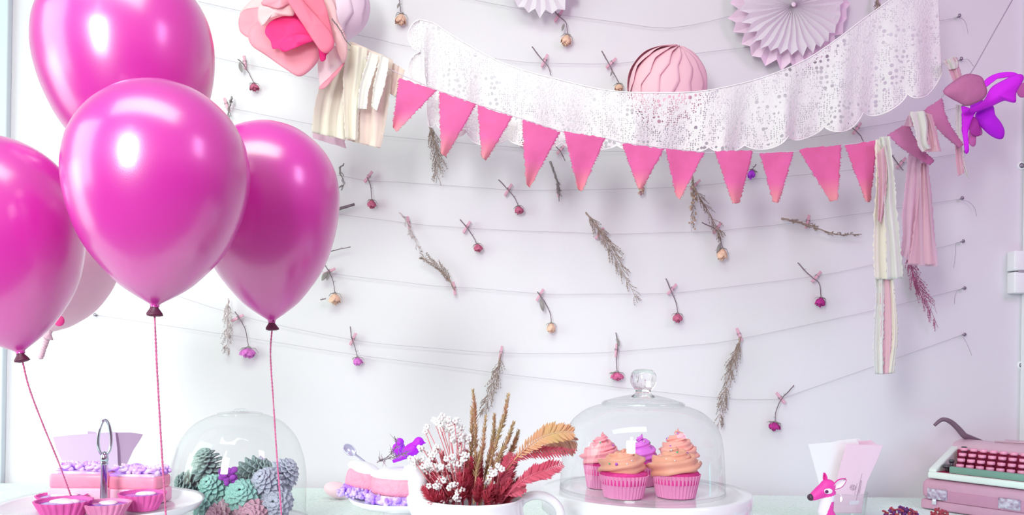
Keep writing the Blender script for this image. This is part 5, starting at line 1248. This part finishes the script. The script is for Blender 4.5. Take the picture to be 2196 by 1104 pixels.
M_cone = mat('grey_green_cone_scales', (168, 188, 186), 0.75, c2=(128, 152, 156), vscale=60)
M_coneT = mat('teal_cone_scales', (176, 222, 214), 0.75, c2=(138, 192, 186), vscale=60)
M_coneP = mat('mauve_cone_scales', (204, 200, 222), 0.75, c2=(170, 182, 198), vscale=60)
M_coneR = mat('rose_cone_scales', (226, 150, 176), 0.75, c2=(206, 180, 198), vscale=60)
M_core = mat('cone_core', (86, 92, 100), 0.9)
def cone_proto(m, nm):
    t = thing('pine_cone', 'x', 'pine cone', (0, 0, 0), 'pine cones under the cloche')
    mb = MB(); n = 88; L = 1.0
    for k in range(n):
        u = (k + 0.5) / n; a = k * 2.39996; z = (u - 0.5) * 1.1; R = 0.40 * math.sin(PI * (0.12 + 0.84 * u)) ** 0.8
        o_ = Vector((math.cos(a), math.sin(a), 0)); d = (o_ * 0.85 + Vector((0, 0, 0.75 * (u - 0.35)))).normalized(); w_ = o_.cross(Vector((0, 0, 1)))
        c0_ = Vector((0, 0, z)) + o_ * R * 0.35; Ls = R * 0.78 + 0.05
        def fn(x, y, c0_=c0_, d=d, w_=w_, Ls=Ls):
            ww = 0.095 * math.sqrt(max(0.0, 1 - max(0.0, (y - 0.62) / 0.385) ** 2)) * (0.55 + 0.45 * min(1, y / 0.5))
            nn = d.cross(w_)
            return c0_ + d * Ls * y + w_ * (x - 0.5) * 2 * ww + nn * (0.05 * y * y - 0.03 * (2 * x - 1) ** 2)
        mb.grid(fn, 4, 4)
    part('scales', mb, m, t, solid=0.035)
    mb = MB(); mb.ball((0, 0, 0), (0.2, 0.2, 0.5), 12); part('core', mb, M_core, t)
    return t
protos = [cone_proto(M_cone, 'g'), cone_proto(M_coneT, 't'), cone_proto(M_coneP, 'p'), cone_proto(M_coneR, 'r')]
CONES = [ # px, py, size px, Y offset, proto, rotx, roty, text
 (447, 1002, 78, 0.0, 0, 20, -12, 'grey-green pine cone at the top left of the pile'),
 (545, 1010, 74, 0.02, 0, 15, 68, 'grey-green pine cone lying at the top middle of the pile'),
 (604, 1020, 78, 0.0, 2, 20, 38, 'mauve-grey pine cone pointing up at the right of the pile'),
 (574, 1038, 78, -0.035, 2, 55, -20, 'mauve-grey pine cone in the right front of the pile'),
 (418, 1040, 76, 0.02, 0, 30, -70, 'dark pine cone peeping out at the left of the pile'),
 (462, 1052, 78, -0.035, 1, 50, -20, 'teal pine cone in the left front of the pile'),
 (520, 1064, 84, -0.052, 1, 60, 15, 'large teal pine cone in the middle front of the pile'),
 (446, 1080, 78, -0.045, 1, 60, -50, 'teal pine cone low at the left front of the pile'),
 (590, 1076, 84, -0.03, 2, 75, 40, 'mauve pine cone low at the right of the pile'),
 (538, 1098, 84, -0.055, 3, 80, 80, 'rose-tinted pine cone at the bottom middle of the pile'),
 (478, 1104, 74, -0.055, 3, 70, -80, 'rose-tinted pine cone at the bottom left of the pile'),
 (500, 1040, 76, 0.03, 0, 60, 60, 'grey pine cone at the back of the pile behind the violet blossom')]
used = {}
for px, py, s2, dy, pi_, rx, ry, d_ in CONES:
    loc = P(px, py, YG + dy); s3 = S(s2, YG + dy) * 0.93
    M = Matrix.Translation(loc) @ Matrix.Rotation(math.radians(ry), 4, 'Y') @ Matrix.Rotation(math.radians(rx), 4, 'X') @ Matrix.Scale(s3, 4)
    if pi_ not in used: used[pi_] = 1; o = protos[pi_]; o.matrix_world = M; o['label'] = d_
    else: copy_tree(protos[pi_], M, d_)
t = thing('violet_blossom', 'violet blossom tucked between the pine cones', 'flower', P(488, 1020, YG - 0.06))
mb = MB(); rn = random.Random(4)
for k in range(26):
    c_ = P(488 + rn.uniform(-14, 18), 1020 + rn.uniform(-16, 16), YG - 0.06 + rn.uniform(-.006, .008)); mb.ball(c_, (0.005, 0.003, 0.006), 8, M=Matrix.Rotation(rn.uniform(0, 3), 3, 'Y'))
part('petals', mb, mat('violet_petals', (164, 60, 190), 0.7, vary=0.3, vscale=90), t)
mb = MB(); mb.tube([P(488, 1020, YG - 0.055), P(494, 1050, YG - 0.03)], 0.0015, 5); part('stem', mb, M_stem, t)

# ------------------------------------------------------------------ deer figurine
YD = 1.27
k_ = YD / F_PX
t = thing('deer_figurine', 'small hot pink deer figurine with white throat looking left, in front of the napkin glass', 'deer figurine', (P(1790, 1100, YD).x, YD, TZ + 0.0002))
M_deer = mat('hot_pink_deer_paint', (238, 60, 176), 0.5); M_deerw = mat('white_deer_paint', (244, 236, 246), 0.5); M_nose = mat('dark_nose', (74, 48, 70), 0.35)
def D(px, py, off=0): return P(px, py, YD + off)
mb = MB()
mb.ball(D(1775, 1043), (17 * k_, 14 * k_, 16 * k_), 24)
mb.tube([D(1772, 1046), D(1758, 1056, -.001), D(1746, 1065, -.002), D(1741, 1068, -.002)], [15 * k_, 13.5 * k_, 11 * k_, 9 * k_], 20)
mb.ball(D(1745, 1065, -.002), (10 * k_, 10 * k_, 9.5 * k_), 16)
zf = TZ + 0.0008
sh = D(1790, 1135); hip = D(1852, 1140)
mb.tube(smooth_path([D(1778, 1050), D(1775, 1072), D(1776, 1095), D(1784, 1120)], 5), [13 * k_, 11 * k_, 12 * k_, 14 * k_] + [13 * k_] * 12, 20) if False else mb.tube([D(1779, 1050), D(1773, 1072), D(1770, 1096), D(1780, 1122)], [14 * k_, 15 * k_, 16.5 * k_, 20 * k_], 20)
mb.tube([sh, D(1815, 1138), hip], [20 * k_, 18 * k_, 19 * k_], 20); mb.ball(sh, 20 * k_, 16); mb.ball(hip, 19 * k_, 16)
for (q, dx, hock) in ((sh, -2, 0), (hip, 4, 1)):
    for sgn in (-1, 1):
        y_ = q.y + sgn * 9 * k_
        if hock: pts = [Vector((q.x, y_, q.z - 8 * k_)), Vector((q.x - 5 * k_, y_, q.z - 26 * k_)), Vector((q.x + 7 * k_, y_, q.z - 40 * k_)), Vector((q.x + 4 * k_, y_, zf + 0.002))]
        else: pts = [Vector((q.x, y_, q.z - 8 * k_)), Vector((q.x - 1 * k_, y_, q.z - 30 * k_)), Vector((q.x, y_, zf + 0.002))]
        mb.tube(pts, [9 * k_, 5 * k_, 3.4 * k_, 3 * k_][:len(pts)] if hock else [8 * k_, 4 * k_, 3 * k_], 10)
        mb.ball(Vector((pts[-1].x - 1 * k_, y_, zf + 0.002)), (4 * k_, 3.2 * k_, 0.002), 10)
mb.tube([hip + Vector((16 * k_, 0, 6 * k_)), hip + Vector((24 * k_, 0, 0))], [5 * k_, 3 * k_], 8)
hd = D(1775, 1043)
def deerm(c, n):
    # white: throat, jaw underside, belly side of the neck
    cx = (c.x - cam_x(1775)) / k_; cz = (c.z - hd.z) / k_
    if cz < -17 + 0.35 * (cx + 6) and cz > -95 and cx < 4 + 0.05 * cz and cz < -12: return 1
    return 0
def cam_x(px): return D(px, 1043).x
def deerm(c, n):
    cx = (c.x - hd.x) / k_; cz = (c.z - hd.z) / k_      # pixels right of / above the skull centre
    if cz < -100: return 0
    if cz > -31: return 1 if cz < -19.5 + 0.28 * cx else 0
    if cx < 4 + 0.43 * max(-45, cz + 30): return 1
    return 0
remesh(mb, 0.0011, 6, matfn=deerm, mats=(M_deer, M_deerw), name='body', parent=t)
mb = MB(); mb.ball(D(1739, 1066, -.0030), (8.0 * k_, 8.2 * k_, 7.6 * k_), 14); part('nose', mb, M_nose, t)
def ear(a, b, w, off0, off1, inner):
    mbo = MB(); mbi = MB(); A = D(a[0], a[1], off0); B = D(b[0], b[1], off1); d = B - A; s_ = d.cross(Vector((0, -1, 0))).normalized()
    def mk(sc2, yo):
        def fn(u, v):
            ww = w * k_ * sc2 * math.sin(PI * min(1, 0.12 + 0.86 * v)) ** 0.8
            return A + d * (v * (0.5 + sc2 * 0.5) + (1 - sc2) * 0.12) + s_ * (u - 0.5) * 2 * ww + Vector((0, yo - 0.005 * (2 * u - 1) ** 2, 0))
        return fn
    mbo.grid(mk(1, 0), 8, 12); o1 = part('ear', mbo, M_deer, t, solid=0.0012)
    if inner:
        mbi.grid(mk(0.8, -0.0012), 8, 12); part('inner_ear', mbi, M_deerw, o1, solid=0.0004)
ear((1786, 1044), (1812, 1026), 9, -0.002, 0.0, True)
ear((1768, 1034), (1766, 1013), 4.5, 0.004, 0.006, False)
for sgn in (-1,):
    mb = MB(); mb.ball(D(1776, 1053, -0.0098), (9.5 * k_, 1.9 * k_, 6.2 * k_), 16); part('eye_patch', mb, M_deerw, t)
    mb = MB(); mb.ball(D(1773, 1054, -0.0111), (4.0 * k_, 1.6 * k_, 3.6 * k_), 12); part('eye', mb, mat('plum_eye', (84, 22, 92), 0.2, coat=0.5), t)

# ------------------------------------------------------------------ typewriter on its case
al = math.radians(50)
U = Vector((math.cos(al), -math.sin(al), 0)); Vv = Vector((math.sin(al), math.cos(al), 0)); Zz = Vector((0, 0, 1))
O = onz(1974, 1089, TZ); O.z = TZ + 0.0004
def L3(x, y, z): return O + U * x + Vv * y + Zz * z
RM = Matrix(((U.x, Vv.x, 0), (U.y, Vv.y, 0), (0, 0, 1)))
def lbox(mb, x0, x1, y0, y1, z0, z1, bev=0.002, mi=0): mb.box(L3((x0 + x1) / 2, (y0 + y1) / 2, (z0 + z1) / 2), (x1 - x0, y1 - y0, z1 - z0), RM, mi, bev=bev)
M_case2 = mat('dusty_pink_leatherette', (206, 152, 178), 0.6, bump='noise', bscale=250, bstr=0.25, vary=0.10, vscale=14)
M_tw = mat('pale_pink_enamel', (216, 178, 196), 0.35, vary=0.05, vscale=20); M_tww = mat('cream_white_enamel', (226, 230, 226), 0.35)
M_green = mat('sage_green_bar', (116, 150, 138), 0.5); M_key = mat('pink_key_caps', (244, 158, 192), 0.3, coat=0.4); M_keyb = mat('crimson_key_bed', (150, 20, 70), 0.7); M_dk = mat('dark_grey_metal', (88, 84, 92), 0.4, metal=0.6)
HC = 0.062; WC = 0.31; DC = 0.235
t = thing('typewriter_case', 'dusty pink hard case with a worn metal latch under the typewriter', 'case', O)
mb = MB(); lbox(mb, 0, WC, 0, DC, 0, 0.020, 0.004); part('case_base', mb, M_case2, t)
mb = MB(); lbox(mb, 0, WC, 0, DC, 0.021, HC, 0.012); part('case_lid', mb, M_case2, t)
mb = MB(); lbox(mb, 0.045, WC - 0.02, -0.0015, 0.004, 0.020, 0.042, 0.001); part('front_panel', mb, mat('darker_pink_panel', (196, 136, 166), 0.6, bump='noise', bscale=200, bstr=0.3), t)
lt = None
mb = MB(); lbox(mb, 0.014, 0.054, -0.004, -0.0005, 0.022, 0.044, 0.002); lt = part('latch_plate', mb, mat('worn_silver', (214, 204, 220), 0.45, metal=0.35, c2=(160, 130, 160), vscale=120), t)
mb = MB(); lbox(mb, 0.026, 0.034, -0.007, -0.0038, 0.012, 0.023, 0.001); part('latch_tab', mb, mat('bright_silver', (225, 225, 235), 0.3, metal=0.6), lt)
mb = MB(); lbox(mb, 0.15, 0.19, -0.004, -0.0005, 0.0225, 0.044, 0.002); part('latch_plate', mb, MT['worn_silver'], t)
# machine
zc = HC + 0.002
TX0, TX1, TY0, TY1 = 0.012, 0.305, 0.002, 0.215
t = thing('typewriter', 'pale pink portable typewriter with round pink keys on top of the pink case', 'typewriter', L3(0.15, 0.11, HC))
for (a, b) in ((0.03, 0.02), (0.28, 0.02), (0.03, 0.19), (0.28, 0.19)):
    mb = MB(); mb.lathe(L3(a, b, HC), [(0.001, 0), (0.008, 0), (0.007, 0.003), (0.001, 0.003)], 16); part('rubber_foot', mb, M_dk, t)
# side profile extruded: low front rising to the back
def prism(mb, prof, x0, x1, bev=None):
    n = len(prof); b = len(mb.v)
    for x in (x0, x1):
        for (y, z) in prof: mb.v.append(L3(x, y, z))
    for k in range(n): mb.f.append([b + k, b + (k + 1) % n, b + n + (k + 1) % n, b + n + k]); mb.m.append(0)
    mb.f.append([b + k for k in range(n)][::-1]); mb.m.append(0); mb.f.append([b + n + k for k in range(n)]); mb.m.append(0)
def bevprism(prof, x0, x1, name, m, off=0.003):
    mb = MB(); prism(mb, prof, x0, x1); o = part(name, mb, m, t, smooth=True)
    md = o.modifiers.new('bevel', 'BEVEL'); md.width = off; md.segments = 3; md.limit_method = 'ANGLE'; return o
z0 = zc
bevprism([(TY0, z0), (TY1, z0), (TY1, z0 + 0.014), (TY0, z0 + 0.014)], TX0, TX1, 'bottom_tray', M_tww, 0.004)
bevprism([(0.006, z0 + 0.012), (0.118, z0 + 0.012), (0.118, z0 + 0.062), (0.006, z0 + 0.019)], TX0, TX0 + 0.016, 'left_cheek', M_tww, 0.004)
bevprism([(0.006, z0 + 0.012), (0.118, z0 + 0.012), (0.118, z0 + 0.062), (0.006, z0 + 0.019)], TX1 - 0.016, TX1, 'right_cheek', M_tww, 0.004)
bevprism([(0.112, z0 + 0.012), (TY1, z0 + 0.012), (TY1, z0 + 0.066), (0.160, z0 + 0.074), (0.128, z0 + 0.070), (0.112, z0 + 0.060)], TX0, TX1, 'rear_housing', M_tw, 0.005)
mb = MB(); lbox(mb, TX0 + 0.016, TX1 - 0.016, 0.008, 0.115, z0 + 0.012, z0 + 0.0145, 0.0005); part('key_bed', mb, M_keyb, t)
bevprism([(0.108, z0 + 0.013), (0.114, z0 + 0.013), (0.114, z0 + 0.056), (0.108, z0 + 0.053)], TX0 + 0.016, TX1 - 0.016, 'key_well_back', M_keyb, 0.0005)
mb = MB(); lbox(mb, TX0 + 0.040, TX1 - 0.045, 0.010, 0.022, z0 + 0.013, z0 + 0.028, 0.002); part('space_bar', mb, M_green, t)
# keys, four rows
rows = 4
for r in range(rows):
    for c_ in range(11):
        x = TX0 + 0.047 + c_ * 0.0192 + (0, -0.005, -0.010, -0.014)[r] + 0.004; y = 0.036 + r * 0.0185; z = z0 + 0.029 + r * 0.0098
        if x > TX1 - 0.03: continue
        q = L3(x, y, z); mb = MB()
        mb.lathe(q, [(0.0005, -0.0035), (0.0068, -0.0035), (0.0075, -0.002), (0.0075, 0.0018), (0.0068, 0.003), (0.005, 0.0026), (0.0005, 0.0022)], 20)
        ko = part('key', mb, M_key, t)
        mb = MB(); mb.tube([q + Vector((0, 0, -0.003)), L3(x, y + 0.004, z0 + 0.0142)], 0.0016, 6); part('key_lever', mb, M_keyb, ko)
# metal shift keys at the left
for (x, y, z, r2) in ((TX0 + 0.028, 0.030, z0 + 0.026, 0.010), (TX0 + 0.030, 0.046, z0 + 0.036, 0.0055), (TX0 + 0.034, 0.098, z0 + 0.060, 0.0065)):
    q = L3(x, y, z); mb = MB(); mb.lathe(q, [(0.0005, -0.004), (r2 * 0.8, -0.004), (r2, -0.001), (r2, 0.001), (r2 * 0.7, 0.003), (0.0005, 0.003)], 18); mb.tube([q, L3(x, y, z0 + 0.014)], 0.0035, 8); part('side_lever_key', mb, M_dk, t)
# carriage and platen
mb = MB(); mb.tube([L3(TX0 + 0.02, 0.222, z0 + 0.054), L3(TX1 - 0.01, 0.222, z0 + 0.054)], 0.011, 24); part('platen_roller', mb, M_dk, t)
bevprism([(0.150, z0 + 0.068), (0.180, z0 + 0.068), (0.180, z0 + 0.078), (0.166, z0 + 0.080), (0.150, z0 + 0.075)], TX0 + 0.09, TX1 - 0.02, 'ribbon_cover', M_tw, 0.002)
mb = MB(); mb.tube([L3(TX0 + 0.075, 0.150, z0 + 0.0745), L3(TX0 + 0.16, 0.148, z0 + 0.0785), L3(TX0 + 0.165, 0.148, z0 + 0.074)], [0.0016, 0.002, 0.003], 6); part('paper_guide', mb, M_tw, t)
# carriage return lever sweeping up and left
Yl = L3(TX0 + 0.04, 0.19, 0).y
lv = smooth_path([P(2068, 934, Yl), P(2052, 916, Yl), P(2038, 904, Yl), P(2024, 899, Yl), P(2014, 903, Yl), P(2004, 912, Yl)], 6)
mb = MB(); mb.tube([L3(TX0 + 0.03, 0.200, z0 + 0.064)] + lv, [0.0075] + [0.0068 - 0.0036 * i / len(lv) for i in range(len(lv))], 10); part('return_lever', mb, mat('mauve_lever', (126, 98, 116), 0.4, metal=0.3), t)
mb = MB(); mb.lathe(L3(TX0 + 0.02, 0.222, z0 + 0.054), [(0.0005, -0.012), (0.009, -0.012), (0.010, -0.009), (0.010, 0), (0.0005, 0)], 20, M=RM @ Matrix.Rotation(PI / 2, 3, 'Y')); part('platen_knob', mb, M_dk, t)

# ------------------------------------------------------------------ dried flower scraps on the cloth
def scrap(desc, x0, x1, y, Y, mats_, seed, tall=16):
    c = P((x0 + x1) / 2, y, Y); rn = random.Random(seed); zb_ = TZ + 0.0006
    t = thing('dried_flower_posy', desc, 'dried flowers', (c.x, Y, zb_), 'dried posies on the cloth')
    top = c.z; w = S((x1 - x0) / 2, Y)
    for mi, m in enumerate(mats_):
        mb = MB(); st = MB()
        for k in range(46):
            a = rn.uniform(-1, 1); h_ = (1 - a * a) ** 0.5; zz = zb_ + (top - zb_) * h_ * rn.uniform(0.6, 1.0); q = Vector((c.x + a * w, Y + rn.uniform(-.02, .02), zz))
            for j in range(3): mb.ball(q + Vector((rn.uniform(-.003, .003), rn.uniform(-.003, .003), rn.uniform(-.002, .002))), (0.0028, 0.0018, 0.0022), 6, M=Matrix.Rotation(rn.uniform(0, 3), 3, 'Z'))
            if k % 2 == 0: st.tube([q, Vector((c.x + a * w * 0.3, Y, zb_ + 0.001))], 0.0006, 4)
        part('blossoms', mb, m, t); part('stems', st, m, t)
scrap('red and purple dried posy lying on the cloth between deer and typewriter case', 1893, 1978, 1087, 1.52, (mat('plum_blossom', (120, 50, 130), 0.8, vary=0.3), mat('brick_blossom', (190, 70, 90), 0.8, vary=0.3)), 1)
scrap('small red dried posy in front of the typewriter case latch', 1998, 2036, 1091, 1.50, (MT['brick_blossom'],), 2)
